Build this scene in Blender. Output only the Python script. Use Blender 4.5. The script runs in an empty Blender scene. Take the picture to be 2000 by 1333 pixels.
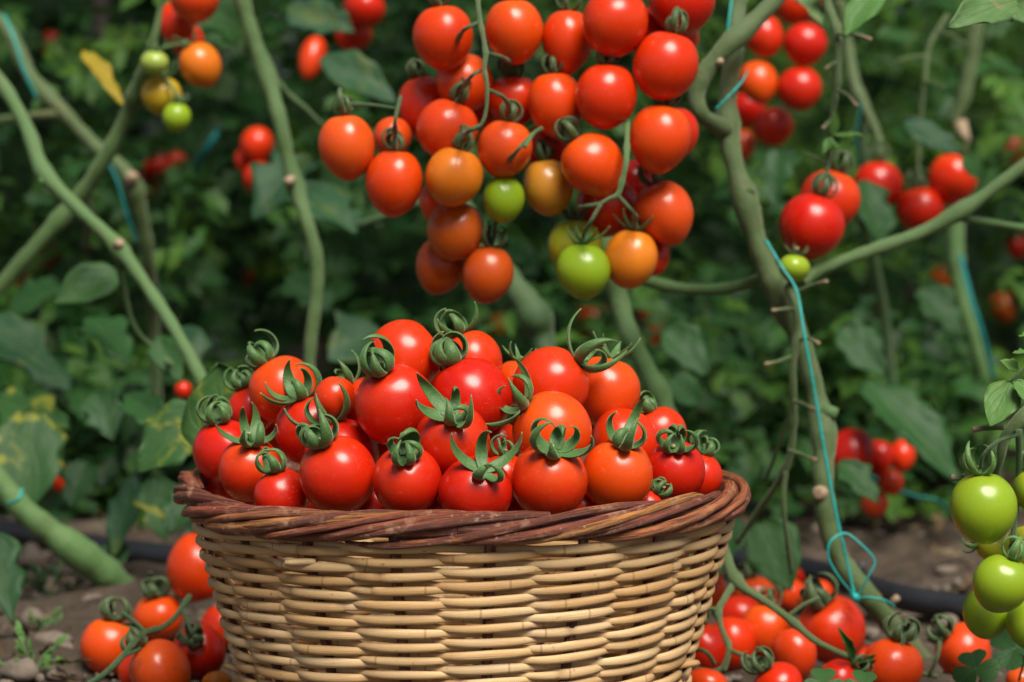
import bpy, math, random
import numpy as np
from mathutils import Vector, Matrix

R_ = math.radians
scene = bpy.context.scene
COL = scene.collection
rng = random.Random(7)

# ------------------------------------------------------------------ camera
F = 85.0 / 36.0 * 2000.0                 # focal length in photo pixels
CAM = Vector((0.0, 0.0, 0.313))
PITCH = R_(5.0)
FWD = Vector((0, math.cos(PITCH), -math.sin(PITCH)))
UP = Vector((0, math.sin(PITCH), math.cos(PITCH)))
RIGHT = Vector((1, 0, 0))


def P(px, py, d):
    """World point seen at photo pixel (px, py) at d metres along the view axis."""
    return CAM + d * (FWD + RIGHT * ((px - 1000.0) / F) + UP * ((666.5 - py) / F))


def ground_d(py, lift=0.0):
    """Distance at which the ground (raised by lift) shows at pixel row py."""
    k = FWD.z + UP.z * (666.5 - py) / F
    return (lift - CAM.z) / k


# ------------------------------------------------------------------ mesh helpers
def smooth01(t):
    t = max(0.0, min(1.0, t))
    return t * t * (3 - 2 * t)


def catmull(pts, n):
    """Resample a list of tuples (any length) with a Catmull-Rom spline, n steps per span."""
    if len(pts) < 3:
        a, b = np.array(pts[0], float), np.array(pts[-1], float)
        return [a + (b - a) * (i / n) for i in range(n + 1)]
    p = [np.array(q, float) for q in pts]
    p = [2 * p[0] - p[1]] + p + [2 * p[-1] - p[-2]]
    out = []
    for i in range(1, len(p) - 2):
        for k in range(n):
            t = k / n
            out.append(0.5 * (2 * p[i] + (p[i + 1] - p[i - 1]) * t + (2 * p[i - 1] - 5 * p[i] + 4 * p[i + 1] - p[i + 2]) * t * t
                              + (3 * p[i] - p[i - 1] - 3 * p[i + 1] + p[i + 2]) * t ** 3))
    out.append(p[-2])
    return out


class MB:
    """Collects geometry; build() links it as ONE mesh object."""

    def __init__(self):
        self.v, self.f, self.uv, self.t = [], [], [], []

    def add(self, verts, faces, uvs, tint):
        n = len(self.v)
        self.v.extend(verts)
        self.f.extend([tuple(i + n for i in f) for f in faces])
        self.uv.extend(uvs)                     # one (u, v) list per face
        if isinstance(tint, (int, float)):
            tint = [tint] * len(verts)
        self.t.extend(tint)

    def tube(self, pts, rad, seg=10, tint=0.5, flat=1.0, caps=True, rough=0.0, seed=0):
        """Tube along pts with a radius per point; flat squashes the section along its second axis."""
        pts = [Vector(p) for p in pts]
        n = len(pts)
        if isinstance(rad, (int, float)):
            rad = [rad] * n
        if isinstance(tint, (int, float)):
            tint = [tint] * n
        r = random.Random(seed)
        tan = []
        for i in range(n):
            t = pts[min(i + 1, n - 1)] - pts[max(i - 1, 0)]
            tan.append(t.normalized() if t.length > 1e-9 else Vector((0, 0, 1)))
        a = tan[0].cross(Vector((0.31, 0.2, 0.93)))
        if a.length < 1e-3:
            a = tan[0].cross(Vector((1, 0, 0)))
        a.normalize()
        vs, fs, us, ts = [], [], [], []
        L = 0.0
        ls = []
        for i in range(n):
            if i:
                L += (pts[i] - pts[i - 1]).length
                a = (a - tan[i] * a.dot(tan[i]))
                a.normalize()
            ls.append(L)
            b = tan[i].cross(a)
            for k in range(seg):
                w = 2 * math.pi * k / seg
                q = rad[i] * (1 + rough * (r.random() - 0.5))
                vs.append(pts[i] + a * (q * math.cos(w)) + b * (q * math.sin(w) * flat))
                ts.append(tint[i])
        for i in range(n - 1):
            for k in range(seg):
                k2 = (k + 1) % seg
                fs.append((i * seg + k, i * seg + k2, (i + 1) * seg + k2, (i + 1) * seg + k))
                us.append([(ls[i], k / seg), (ls[i], (k + 1) / seg), (ls[i + 1], (k + 1) / seg), (ls[i + 1], k / seg)])
        if caps:
            fs.append(tuple(range(seg - 1, -1, -1)))
            us.append([(0, k / seg) for k in range(seg)])
            m = (n - 1) * seg
            fs.append(tuple(range(m, m + seg)))
            us.append([(L, k / seg) for k in range(seg)])
        self.add(vs, fs, us, ts)

    def build(self, name, mat, parent=None, origin=None, inv=None, smooth=True):
        me = bpy.data.meshes.new(name)
        vs = self.v
        if inv is not None:
            vs = [inv @ Vector(v) for v in vs]
        elif origin is not None:
            vs = [Vector(v) - origin for v in vs]
        me.from_pydata([tuple(v) for v in vs], [], self.f)
        lay = me.uv_layers.new(name='UVMap')
        flat = [c for face in self.uv for p in face for c in p]
        lay.data.foreach_set('uv', flat)
        at = me.attributes.new('tint', 'FLOAT', 'POINT')
        at.data.foreach_set('value', [float(x) for x in self.t])
        me.polygons.foreach_set('use_smooth', [smooth] * len(me.polygons))
        me.update()
        for m in (mat if isinstance(mat, (list, tuple)) else [mat]):
            me.materials.append(m)
        o = bpy.data.objects.new(name, me)
        COL.objects.link(o)
        if parent is not None:
            o.parent = parent
        return o


def np_mesh(name, verts, faces, uv_loop, tint_v, mat, parent=None):
    """Large quad mesh from numpy arrays."""
    me = bpy.data.meshes.new(name)
    nv, nf = len(verts), len(faces)
    me.vertices.add(nv)
    me.vertices.foreach_set('co', verts.astype(np.float32).ravel())
    me.loops.add(nf * 4)
    me.loops.foreach_set('vertex_index', faces.astype(np.int32).ravel())
    me.polygons.add(nf)
    me.polygons.foreach_set('loop_start', np.arange(0, nf * 4, 4, dtype=np.int32))
    me.polygons.foreach_set('loop_total', np.full(nf, 4, dtype=np.int32))
    me.polygons.foreach_set('use_smooth', np.ones(nf, dtype=bool))
    lay = me.uv_layers.new(name='UVMap')
    lay.data.foreach_set('uv', uv_loop.astype(np.float32).ravel())
    at = me.attributes.new('tint', 'FLOAT', 'POINT')
    at.data.foreach_set('value', tint_v.astype(np.float32))
    me.update()
    me.validate()
    me.materials.append(mat)
    o = bpy.data.objects.new(name, me)
    COL.objects.link(o)
    if parent is not None:
        o.parent = parent
    return o


def tag(o, label=None, cat=None, group=None, kind=None):
    for k, v in (('label', label), ('category', cat), ('group', group), ('kind', kind)):
        if v:
            o[k] = v
    return o


def empty(name, loc, label, cat, group=None):
    o = bpy.data.objects.new(name, None)
    o.empty_display_size = 0.02
    o.location = loc
    COL.objects.link(o)
    return tag(o, label, cat, group)


# ------------------------------------------------------------------ materials
class NT:
    """Small helper for node trees."""

    def __init__(self, name):
        self.m = bpy.data.materials.new(name)
        self.m.use_nodes = True
        self.t = self.m.node_tree
        self.t.nodes.clear()
        self.out = self.n('ShaderNodeOutputMaterial')

    def n(self, typ, **kw):
        nd = self.t.nodes.new(typ)
        for k, v in kw.items():
            setattr(nd, k, v)
        return nd

    def put(self, sock, v):
        if hasattr(v, 'is_output') or isinstance(v, bpy.types.NodeSocket):
            self.t.links.new(v, sock)
        elif isinstance(v, (tuple, list)) and len(v) == 3 and sock.type == 'RGBA':
            sock.default_value = (*v, 1)
        else:
            sock.default_value = v

    def math(self, op, a, b=0.0, c=None, clamp=False):
        nd = self.n('ShaderNodeMath', operation=op, use_clamp=clamp)
        self.put(nd.inputs[0], a)
        self.put(nd.inputs[1], b)
        if c is not None:
            self.put(nd.inputs[2], c)
        return nd.outputs[0]

    def noise(self, vec, scale, detail=3.0, rough=0.55, dist=0.0):
        nd = self.n('ShaderNodeTexNoise')
        if vec is not None:
            self.put(nd.inputs['Vector'], vec)
        nd.inputs['Scale'].default_value = scale
        nd.inputs['Detail'].default_value = detail
        nd.inputs['Roughness'].default_value = rough
        nd.inputs['Distortion'].default_value = dist
        return nd.outputs['Fac']

    def mapping(self, vec, scale=(1, 1, 1), loc=(0, 0, 0)):
        nd = self.n('ShaderNodeMapping')
        self.put(nd.inputs['Vector'], vec)
        nd.inputs['Scale'].default_value = scale
        nd.inputs['Location'].default_value = loc
        return nd.outputs[0]

    def ramp(self, fac, stops, interp='LINEAR'):
        nd = self.n('ShaderNodeValToRGB')
        cr = nd.color_ramp
        cr.interpolation = interp
        while len(cr.elements) < len(stops):
            cr.elements.new(0.5)
        for e, (p, c) in zip(cr.elements, stops):
            e.position = p
            e.color = (*c, 1) if len(c) == 3 else c
        self.put(nd.inputs[0], fac)
        return nd.outputs[0]

    def mix(self, fac, a, b, mode='MIX'):
        nd = self.n('ShaderNodeMix', data_type='RGBA', blend_type=mode)
        self.put(nd.inputs[0], fac)
        self.put(nd.inputs[6], a)
        self.put(nd.inputs[7], b)
        return nd.outputs[2]

    def maprange(self, v, a, b, c, d):
        nd = self.n('ShaderNodeMapRange')
        nd.clamp = True
        for i, x in enumerate((v, a, b, c, d)):
            self.put(nd.inputs[i], x)
        return nd.outputs[0]

    def bump(self, h, strength, dist, normal=None):
        nd = self.n('ShaderNodeBump')
        nd.inputs['Strength'].default_value = strength
        nd.inputs['Distance'].default_value = dist
        self.put(nd.inputs['Height'], h)
        if normal is not None:
            self.put(nd.inputs['Normal'], normal)
        return nd.outputs[0]

    def tc(self, which='Object'):
        return self.n('ShaderNodeTexCoord').outputs[which]

    def attr(self, name='tint'):
        return self.n('ShaderNodeAttribute', attribute_name=name).outputs['Fac']

    def rand(self):
        return self.n('ShaderNodeObjectInfo').outputs['Random']

    def bsdf(self, **kw):
        nd = self.n('ShaderNodeBsdfPrincipled')
        for k, v in kw.items():
            self.put(nd.inputs[k.replace('_', ' ')], v)
        return nd.outputs[0]

    def surface(self, s):
        self.t.links.new(s, self.out.inputs['Surface'])
        return self.m


def skin(name, a, b, shoulder=None):
    """Tomato skin: a glossy fruit colour running from a to b, tiny pale dots."""
    t = NT(name)
    oc = t.tc()
    rnd = t.rand()
    off = t.n('ShaderNodeVectorMath', operation='ADD')
    t.put(off.inputs[0], oc)
    t.put(off.inputs[1], rnd)
    v = off.outputs[0]
    fac = t.math('ADD', t.math('MULTIPLY', t.noise(v, 45, 2), 0.75), t.math('MULTIPLY', t.math('SUBTRACT', rnd, 0.5), 0.85), clamp=True)
    c = t.mix(fac, a, b)
    if shoulder:
        sep = t.n('ShaderNodeSeparateXYZ')
        t.put(sep.inputs[0], oc)
        z = t.math('ADD', sep.outputs[2], t.math('MULTIPLY', t.noise(v, 90, 3), 0.008))
        c = t.mix(t.maprange(z, 0.006, 0.02, 0.0, 0.7), c, shoulder)
    vor = t.n('ShaderNodeTexVoronoi', feature='F1')
    t.put(vor.inputs['Vector'], v)
    vor.inputs['Scale'].default_value = 430
    dot = t.maprange(vor.outputs['Distance'], 0.10, 0.22, 0.17, 0.0)
    dot = t.math('MULTIPLY', dot, t.maprange(t.noise(v, 120, 2), 0.45, 0.65, 0.0, 1.0))
    c = t.mix(dot, c, (0.75, 0.35, 0.16))
    sepz = t.n('ShaderNodeSeparateXYZ')
    t.put(sepz.inputs[0], oc)
    zz = t.math('ADD', sepz.outputs[2], t.math('MULTIPLY', t.math('SUBTRACT', t.noise(v, 70, 3), 0.5), 0.022))
    c = t.mix(t.math('MULTIPLY', t.maprange(zz, 0.006, 0.019, 0.0, 0.5), t.rand()), c, t.mix(0.5, c, (0.62, 0.16, 0.01)))
    v2 = t.n('ShaderNodeTexVoronoi', feature='F1')
    t.put(v2.inputs['Vector'], v)
    v2.inputs['Scale'].default_value = 75
    spot = t.math('MULTIPLY', t.maprange(v2.outputs['Distance'], 0.04, 0.09, 0.7, 0.0), t.maprange(t.noise(v, 40, 2), 0.56, 0.6, 0.0, 1.0))
    c = t.mix(spot, c, (0.16, 0.06, 0.02))
    rough = t.maprange(t.noise(v, 130, 4), 0.3, 0.7, 0.22, 0.34)
    nrm = t.bump(t.noise(v, 260, 3), 0.05, 0.0006)
    return t.surface(t.bsdf(Base_Color=c, Roughness=rough, Normal=nrm, Subsurface_Weight=0.06,
                            Subsurface_Radius=(0.006, 0.0016, 0.0008), Subsurface_Scale=1.0, Specular_IOR_Level=0.42,
                            Coat_Weight=0.05, Coat_Roughness=0.12))


def leaf_mat(name, dark, mid, light, spots=0.0, transl=0.22, spot_col=(0.30, 0.30, 0.03)):
    t = NT(name)
    uv = t.tc('UV')
    oc = t.tc()
    sep = t.n('ShaderNodeSeparateXYZ')
    t.put(sep.inputs[0], uv)
    u, v = sep.outputs[0], t.math('ABSOLUTE', t.math('SUBTRACT', sep.outputs[1], 0.5))
    mid_v = t.maprange(v, 0.0, 0.022, 1.0, 0.0)
    s = t.math('FRACT', t.math('ADD', t.math('SUBTRACT', t.math('MULTIPLY', u, 2.6), t.math('MULTIPLY', v, 5.0)), 5.0))
    side = t.maprange(t.math('ABSOLUTE', t.math('SUBTRACT', s, 0.5)), 0.0, 0.075, 1.0, 0.0)
    vein = t.math('MAXIMUM', mid_v, t.math('MULTIPLY', side, 0.6))
    tint = t.attr()
    n1 = t.noise(oc, 55, 4)
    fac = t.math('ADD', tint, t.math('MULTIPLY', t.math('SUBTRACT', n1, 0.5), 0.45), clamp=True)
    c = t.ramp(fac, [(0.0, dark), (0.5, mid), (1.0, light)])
    c = t.mix(t.math('MULTIPLY', vein, 0.33), c, (0.16, 0.26, 0.09))
    if spots:
        m = t.maprange(t.noise(oc, 42, 4, 0.6, 0.4), 0.53, 0.66, 0.0, spots)
        c = t.mix(m, c, spot_col)
    h = t.math('ADD', t.math('MULTIPLY', t.math('MULTIPLY', vein, -1.0), 0.8), t.math('MULTIPLY', t.noise(oc, 160, 4), 0.9))
    nrm = t.bump(h, 0.5, 0.0012)
    p = t.bsdf(Base_Color=c, Roughness=0.5, Normal=nrm, Specular_IOR_Level=0.22)
    tr = t.n('ShaderNodeBsdfTranslucent')
    t.put(tr.inputs[0], t.mix(0.4, c, (0.10, 0.20, 0.01)))
    mx = t.n('ShaderNodeMixShader')
    mx.inputs[0].default_value = transl
    t.t.links.new(p, mx.inputs[1])
    t.t.links.new(tr.outputs[0], mx.inputs[2])
    return t.surface(mx.outputs[0])


def stem_mat(name, a, b, brown=0.0, sheen=0.25):
    t = NT(name)
    uv = t.tc('UV')
    oc = t.tc()
    st = t.noise(t.mapping(uv, (25, 7, 1)), 6, 4)
    c = t.mix(st, a, b)
    c = t.mix(t.maprange(t.noise(oc, 28, 4, 0.6), 0.55, 0.72, 0.0, 0.35 + brown), c, (0.13, 0.105, 0.045))
    c = t.mix(t.maprange(t.attr(), 0.55, 1.0, 0.0, 1.0), c, (0.27, 0.19, 0.11))      # tint above 0.55: dry, woody
    nrm = t.bump(t.math('ADD', st, t.math('MULTIPLY', t.noise(oc, 900, 3), 0.7)), 0.65, 0.0012)
    return t.surface(t.bsdf(Base_Color=c, Roughness=0.55, Normal=nrm, Sheen_Weight=sheen, Sheen_Roughness=0.4,
                            Sheen_Tint=(0.75, 0.85, 0.62), Specular_IOR_Level=0.35))


def calyx_mat(name, a, b, light):
    t = NT(name)
    uv = t.tc('UV')
    oc = t.tc()
    c = t.mix(t.noise(oc, 130, 4), a, b)
    c = t.mix(t.maprange(t.noise(t.mapping(uv, (40, 9, 1)), 5, 3), 0.5, 0.75, 0.0, 0.5), c, light)
    c = t.mix(t.maprange(t.attr(), 0.6, 1.0, 0.0, 1.0), c, (0.34, 0.30, 0.13))       # dry tips and cut ends
    nrm = t.bump(t.noise(oc, 700, 4), 0.45, 0.0008)
    return t.surface(t.bsdf(Base_Color=c, Roughness=0.5, Normal=nrm, Sheen_Weight=0.35, Sheen_Roughness=0.4,
                            Sheen_Tint=(0.7, 0.85, 0.6), Specular_IOR_Level=0.4))


M = {}
M['red'] = skin('skin_red', (0.48, 0.009, 0.002), (0.63, 0.036, 0.003))
M['scarlet'] = skin('skin_scarlet', (0.56, 0.026, 0.002), (0.66, 0.075, 0.004))
M['vermilion'] = skin('skin_vermilion', (0.58, 0.040, 0.005), (0.62, 0.085, 0.008))
M['orange'] = skin('skin_orange', (0.60, 0.135, 0.008), (0.62, 0.20, 0.012))
M['rust'] = skin('skin_rust', (0.42, 0.055, 0.005), (0.50, 0.10, 0.008))
M['ochre'] = skin('skin_ochre', (0.45, 0.19, 0.018), (0.50, 0.25, 0.02))
M['olive'] = skin('skin_olive', (0.34, 0.36, 0.015), (0.40, 0.38, 0.018), (0.22, 0.32, 0.015))
M['green'] = skin('skin_green', (0.21, 0.33, 0.012), (0.28, 0.37, 0.02), (0.15, 0.28, 0.012))
M['pale'] = skin('skin_pale_green', (0.27, 0.36, 0.06), (0.32, 0.42, 0.08))
M['yellow'] = skin('skin_yellow', (0.42, 0.30, 0.015), (0.48, 0.30, 0.015))

M['calyx'] = calyx_mat('calyx_green', (0.036, 0.10, 0.024), (0.07, 0.155, 0.04), (0.15, 0.25, 0.07))
M['calyx_dark'] = calyx_mat('calyx_dark_green', (0.028, 0.06, 0.018), (0.06, 0.095, 0.03), (0.10, 0.14, 0.05))
M['calyx_fresh'] = calyx_mat('calyx_fresh_green', (0.06, 0.15, 0.03), (0.10, 0.21, 0.05), (0.15, 0.26, 0.08))
M['stem'] = stem_mat('stem_green', (0.06, 0.135, 0.038), (0.10, 0.185, 0.06))
M['stem_mid'] = stem_mat('stem_mid_green', (0.05, 0.105, 0.03), (0.085, 0.15, 0.045), 0.1)
M['stem_grey'] = stem_mat('stem_grey_green', (0.045, 0.085, 0.025), (0.095, 0.14, 0.05), 0.25, 0.3)
M['stem_dark'] = stem_mat('stem_dark_green', (0.03, 0.075, 0.025), (0.055, 0.11, 0.038))
M['leaf'] = leaf_mat('leaf_green', (0.009, 0.040, 0.013), (0.021, 0.074, 0.020), (0.05, 0.135, 0.025))
M['leaf_blue'] = leaf_mat('leaf_blue_green', (0.010, 0.043, 0.022), (0.021, 0.070, 0.030), (0.038, 0.10, 0.036), 0.15)
M['leaf_spotted'] = leaf_mat('leaf_spotted', (0.018, 0.065, 0.02), (0.03, 0.09, 0.022), (0.06, 0.14, 0.03), 0.85)
M['leaf_fresh'] = leaf_mat('leaf_fresh', (0.05, 0.14, 0.03), (0.085, 0.20, 0.045), (0.13, 0.26, 0.07), 0.12)
M['leaf_blight'] = leaf_mat('leaf_blight', (0.05, 0.13, 0.035), (0.09, 0.18, 0.06), (0.14, 0.23, 0.10), 0.75, 0.2, (0.30, 0.22, 0.12))
M['leaf_yellow'] = leaf_mat('leaf_yellow', (0.10, 0.13, 0.02), (0.28, 0.22, 0.02), (0.42, 0.26, 0.02), 0.5)
M['dry_leaf'] = leaf_mat('dry_leaf', (0.05, 0.03, 0.018), (0.13, 0.085, 0.045), (0.26, 0.18, 0.10), 0.0, 0.1)
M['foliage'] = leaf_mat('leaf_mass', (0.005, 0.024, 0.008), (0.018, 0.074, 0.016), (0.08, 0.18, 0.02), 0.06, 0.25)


def wicker():
    t = NT('wicker_cane')
    uv = t.tc('UV')
    oc = t.tc()
    tint = t.attr()
    sep = t.n('ShaderNodeSeparateXYZ')
    t.put(sep.inputs[0], uv)
    u = sep.outputs[0]
    c = t.ramp(tint, [(0.0, (0.44, 0.245, 0.095)), (0.45, (0.61, 0.385, 0.175)), (1.0, (0.69, 0.485, 0.26))])
    st = t.noise(t.mapping(uv, (9, 6, 1)), 7, 5, 0.65)
    c = t.mix(t.maprange(st, 0.35, 0.7, 0.0, 0.38), c, (0.40, 0.24, 0.10))
    c = t.mix(t.maprange(t.noise(oc, 24, 3), 0.52, 0.72, 0.0, 0.35), c, (0.70, 0.56, 0.38))
    # brown growth rings of the cane, sparse specks
    w = t.n('ShaderNodeTexVoronoi', feature='F1', voronoi_dimensions='1D')
    t.put(w.inputs['W'], t.math('ADD', t.math('MULTIPLY', u, 2.6), t.math('MULTIPLY', tint, 40.0)))
    w.inputs['Randomness'].default_value = 1.0
    ring = t.maprange(w.outputs['Distance'], 0.003, 0.010, 0.5, 0.0)
    c = t.mix(ring, c, (0.20, 0.10, 0.04))
    sp = t.maprange(t.noise(t.mapping(oc, (1, 1, 1.6)), 260, 3, 0.6), 0.66, 0.74, 0.0, 0.7)
    c = t.mix(sp, c, (0.20, 0.10, 0.045))
    h = t.math('ADD', st, t.math('MULTIPLY', ring, 0.6))
    return t.surface(t.bsdf(Base_Color=c, Roughness=t.maprange(st, 0.3, 0.7, 0.38, 0.56), Normal=t.bump(h, 0.35, 0.0008),
                            Specular_IOR_Level=0.33))


def willow(name, stops):
    t = NT(name)
    uv = t.tc('UV')
    oc = t.tc()
    tint = t.attr()
    c = t.ramp(tint, stops)
    st = t.noise(t.mapping(uv, (7, 2.6, 1)), 6, 6, 0.75)
    c = t.mix(t.maprange(st, 0.42, 0.58, 0.0, 0.85), c, (0.05, 0.015, 0.010))
    c = t.mix(t.maprange(t.noise(oc, 90, 4, 0.65), 0.54, 0.64, 0.0, 0.7), c, (0.46, 0.25, 0.15))
    c = t.mix(t.maprange(t.noise(oc, 300, 2), 0.68, 0.74, 0.0, 0.7), c, (0.5, 0.4, 0.3))
    return t.surface(t.bsdf(Base_Color=c, Roughness=t.maprange(st, 0.3, 0.7, 0.26, 0.5), Normal=t.bump(st, 0.9, 0.002),
                            Specular_IOR_Level=0.5))


M['wicker'] = wicker()
M['willow'] = willow('willow_rim', [(0.0, (0.21, 0.068, 0.04)), (0.35, (0.33, 0.085, 0.045)), (0.7, (0.42, 0.125, 0.05)), (1.0, (0.54, 0.23, 0.055))])
M['stake'] = willow('willow_stake', [(0.0, (0.12, 0.035, 0.02)), (1.0, (0.19, 0.06, 0.032))])


def soil_mat(name, dark=1.0):
    t = NT(name)
    oc = t.tc()
    a = t.noise(oc, 9, 6, 0.6)
    b = t.noise(oc, 70, 6, 0.7)
    c = t.ramp(t.math('ADD', t.math('MULTIPLY', a, 0.55), t.math('MULTIPLY', b, 0.45)),
               [(0.3, (0.045 * dark, 0.032 * dark, 0.022 * dark)), (0.5, (0.13 * dark, 0.098 * dark, 0.072 * dark)),
                (0.66, (0.24 * dark, 0.19 * dark, 0.145 * dark))])
    nrm = t.bump(t.math('ADD', b, t.noise(oc, 320, 4)), 0.8, 0.006)
    return t.surface(t.bsdf(Base_Color=c, Roughness=0.95, Normal=nrm, Specular_IOR_Level=0.2))


M['soil'] = soil_mat('soil', 0.64)


def simple(name, a, b, scale, rough, spec=0.5, bump=0.0):
    t = NT(name)
    oc = t.tc()
    n = t.noise(oc, scale, 5, 0.6)
    kw = dict(Base_Color=t.mix(n, a, b), Roughness=rough, Specular_IOR_Level=spec)
    if bump:
        kw['Normal'] = t.bump(n, bump, 0.002)
    return t.surface(t.bsdf(**kw))


M['stone'] = simple('stone', (0.085, 0.068, 0.055), (0.21, 0.17, 0.135), 90, 0.9, 0.2, 1.0)
M['twine'] = simple('twine_teal', (0.0, 0.24, 0.215), (0.015, 0.38, 0.34), 300, 0.38, 0.5, 0.3)
M['twine_dark'] = simple('twine_dark_teal', (0.0, 0.10, 0.095), (0.01, 0.17, 0.155), 300, 0.6, 0.3, 0.3)  # darker teal for twines farther back
M['hose'] = simple('hose_black', (0.008, 0.009, 0.012), (0.022, 0.024, 0.03), 60, 0.42, 0.5, 0.3)
M['scar'] = simple('cut_scar', (0.20, 0.13, 0.075), (0.42, 0.33, 0.23), 400, 0.8, 0.2, 0.5)
M['post'] = simple('post_wood', (0.09, 0.075, 0.065), (0.16, 0.14, 0.13), 40, 0.85, 0.2, 0.4)
M['drip'] = simple('dripper', (0.02, 0.02, 0.022), (0.05, 0.05, 0.055), 200, 0.5)
# ------------------------------------------------------------------ tomatoes
def tomato_mesh(mb, R, H, seed, seg=40, rings=26, dimple=0.12, point=0.0, plum=0.0, tint=0.5):
    r = random.Random(seed)
    ph1, ph2 = r.random() * 6.28, r.random() * 6.28
    lob = 0.010 + 0.012 * r.random()
    sx = r.uniform(-0.03, 0.03)
    vs, fs, us = [], [], []

    def zat(th, rho):
        z = H * math.cos(th)
        if z > 0:
            z -= dimple * H * math.exp(-(rho / (0.30 * R)) ** 2)
        else:
            z -= point * H * (-math.cos(th)) ** 7
        return z
    vs.append(Vector((0, 0, zat(0, 0))))
    for i in range(1, rings):
        th = math.pi * i / rings
        rho0 = R * math.sin(th) ** 0.96
        if th > math.pi / 2:
            rho0 *= 1 - point * 0.9 * (1 - math.sin(th)) * 0.5
        for k in range(seg):
            a = 2 * math.pi * k / seg
            rho = rho0 * (1 + plum * math.cos(th)) * (1 + 0.035 * max(0, math.cos(th)) ** 2 * math.cos(5 * a + ph2) + lob * math.cos(3 * a + ph1) + 0.010 * math.cos(2 * a + ph2))
            z = zat(th, rho0)
            vs.append(Vector((rho * math.cos(a) + sx * z, rho * math.sin(a), z)))
    vs.append(Vector((sx * -H, 0, zat(math.pi, 0))))
    last = len(vs) - 1
    for k in range(seg):
        k2 = (k + 1) % seg
        fs.append((0, 1 + k, 1 + k2))
        us.append([(0, 0), (0, k / seg), (0, k2 / seg)])
        b = 1 + (rings - 2) * seg
        fs.append((last, b + k2, b + k))
        us.append([(1, 0), (1, k2 / seg), (1, k / seg)])
        for i in range(rings - 2):
            p, q = 1 + i * seg, 1 + (i + 1) * seg
            fs.append((p + k, q + k, q + k2, p + k2))
            us.append([(i / rings, k / seg), ((i + 1) / rings, k / seg), ((i + 1) / rings, (k + 1) / seg), (i / rings, (k + 1) / seg)])
    mb.add(vs, fs, us, tint)


def sepal_mesh(mb, az, z0, R, L, w0, turn, r, n=22, start=-0.25, late=1.0, slope=0.6):
    """One sepal: a tapering, slightly folded strip that leaves the crown along azimuth az and curls up by `turn` radians."""
    rho, z, psi = 0.0012, z0, start
    side = 0.0
    tw, tw1 = 0.0, r.uniform(-0.9, 0.9)
    drift = r.uniform(-0.35, 0.35)
    ds = L / n
    ca, sa = math.cos(az), math.sin(az)
    rad, tan_ = Vector((ca, sa, 0)), Vector((-sa, ca, 0))
    Z = Vector((0, 0, 1))
    vs, fs, us, ts = [], [], [], []
    K = 10
    pos = rad * rho + Z * z
    for i in range(n + 1):
        s = i / n
        psi = start + turn * (s ** (1.0 + late))
        yaw = drift * s * s * 2.2
        T = (rad * (math.cos(psi) * math.cos(yaw)) + tan_ * math.sin(yaw) * 0.8 + Z * math.sin(psi)).normalized()
        W = (tan_ - T * tan_.dot(T)).normalized()
        N = T.cross(W)
        if N.dot(rad * -math.sin(psi) + Z * math.cos(psi)) < 0:
            N = -N
        tw = tw1 * s * s
        W2 = W * math.cos(tw) + N * math.sin(tw)
        N2 = N * math.cos(tw) - W * math.sin(tw)
        wid = w0 * (0.72 + 0.28 * math.sin(min(1, s * 2.6) * math.pi / 2)) * max(0.04, (1 - s ** 1.7)) ** 0.85
        th = 0.00066 * (1 - 0.5 * s)
        for k in range(K):
            a = 2 * math.pi * k / K
            x = math.cos(a)
            fold = 0.24 * wid * (x * x) * (0.5 + s)             # edges lift: a shallow gutter
            vs.append(pos + W2 * (wid * 0.5 * x) + N2 * (th * math.sin(a) + fold))
            ts.append(0.35 if s < 0.86 else 0.35 + (s - 0.86) * 3.2)
        pos = pos + T * ds
    for i in range(n):
        for k in range(K):
            k2 = (k + 1) % K
            fs.append((i * K + k, i * K + k2, (i + 1) * K + k2, (i + 1) * K + k))
            us.append([(i * ds, k / K), (i * ds, (k + 1) / K), ((i + 1) * ds, (k + 1) / K), ((i + 1) * ds, k / K)])
    fs.append(tuple(range(n * K, n * K + K)))
    us.append([(L, 0)] * K)
    mb.add(vs, fs, us, ts)


PLACED = []


def settle(p_of_d, R, d0, limit=0.5):
    """Push a fruit back along the view axis until it no longer sinks into the ones already placed."""
    d = d0
    while d < d0 + limit:
        p, rr = p_of_d(d), R(d)
        if all((p - q).length > 0.935 * (rr + s) for q, s in PLACED):
            break
        d += 0.0015
    return d


def axis_to(px, py, d, cx, cy, r, facing=1.0):
    """Unit stem-end axis of a fruit whose calyx shows at (cx, cy)."""
    ox, oy = (cx - px) / r, (cy - py) / r
    n = math.hypot(ox, oy)
    lim = 0.97
    if n > lim:
        ox, oy, n = ox * lim / n, oy * lim / n, lim
    w = math.sqrt(max(0.0, 1 - n * n)) * facing
    return (RIGHT * ox - UP * oy - FWD * w).normalized()


STYLES = {   # n sepals, length range / R, width / R, curl turn range, late exponent
    'c': ((5, 6), (1.15, 1.75), 0.44, (3.1, 4.8), 0.02, 0.02),
    'l': ((5, 6), (1.15, 1.85), 0.42, (1.3, 4.9), 0.10, 0.0),
    'b': ((5, 5), (1.5, 1.95), 0.30, (4.2, 5.1), 0.0, 0.3),      # small tight loops
    's': ((5, 6), (0.85, 1.15), 0.26, (0.5, 1.5), 0.3, 0.45),     # spiky, upright
    'o': ((5, 5), (1.2, 1.7), 0.30, (2.6, 4.6), 0.15, 0.1),
}


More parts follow.
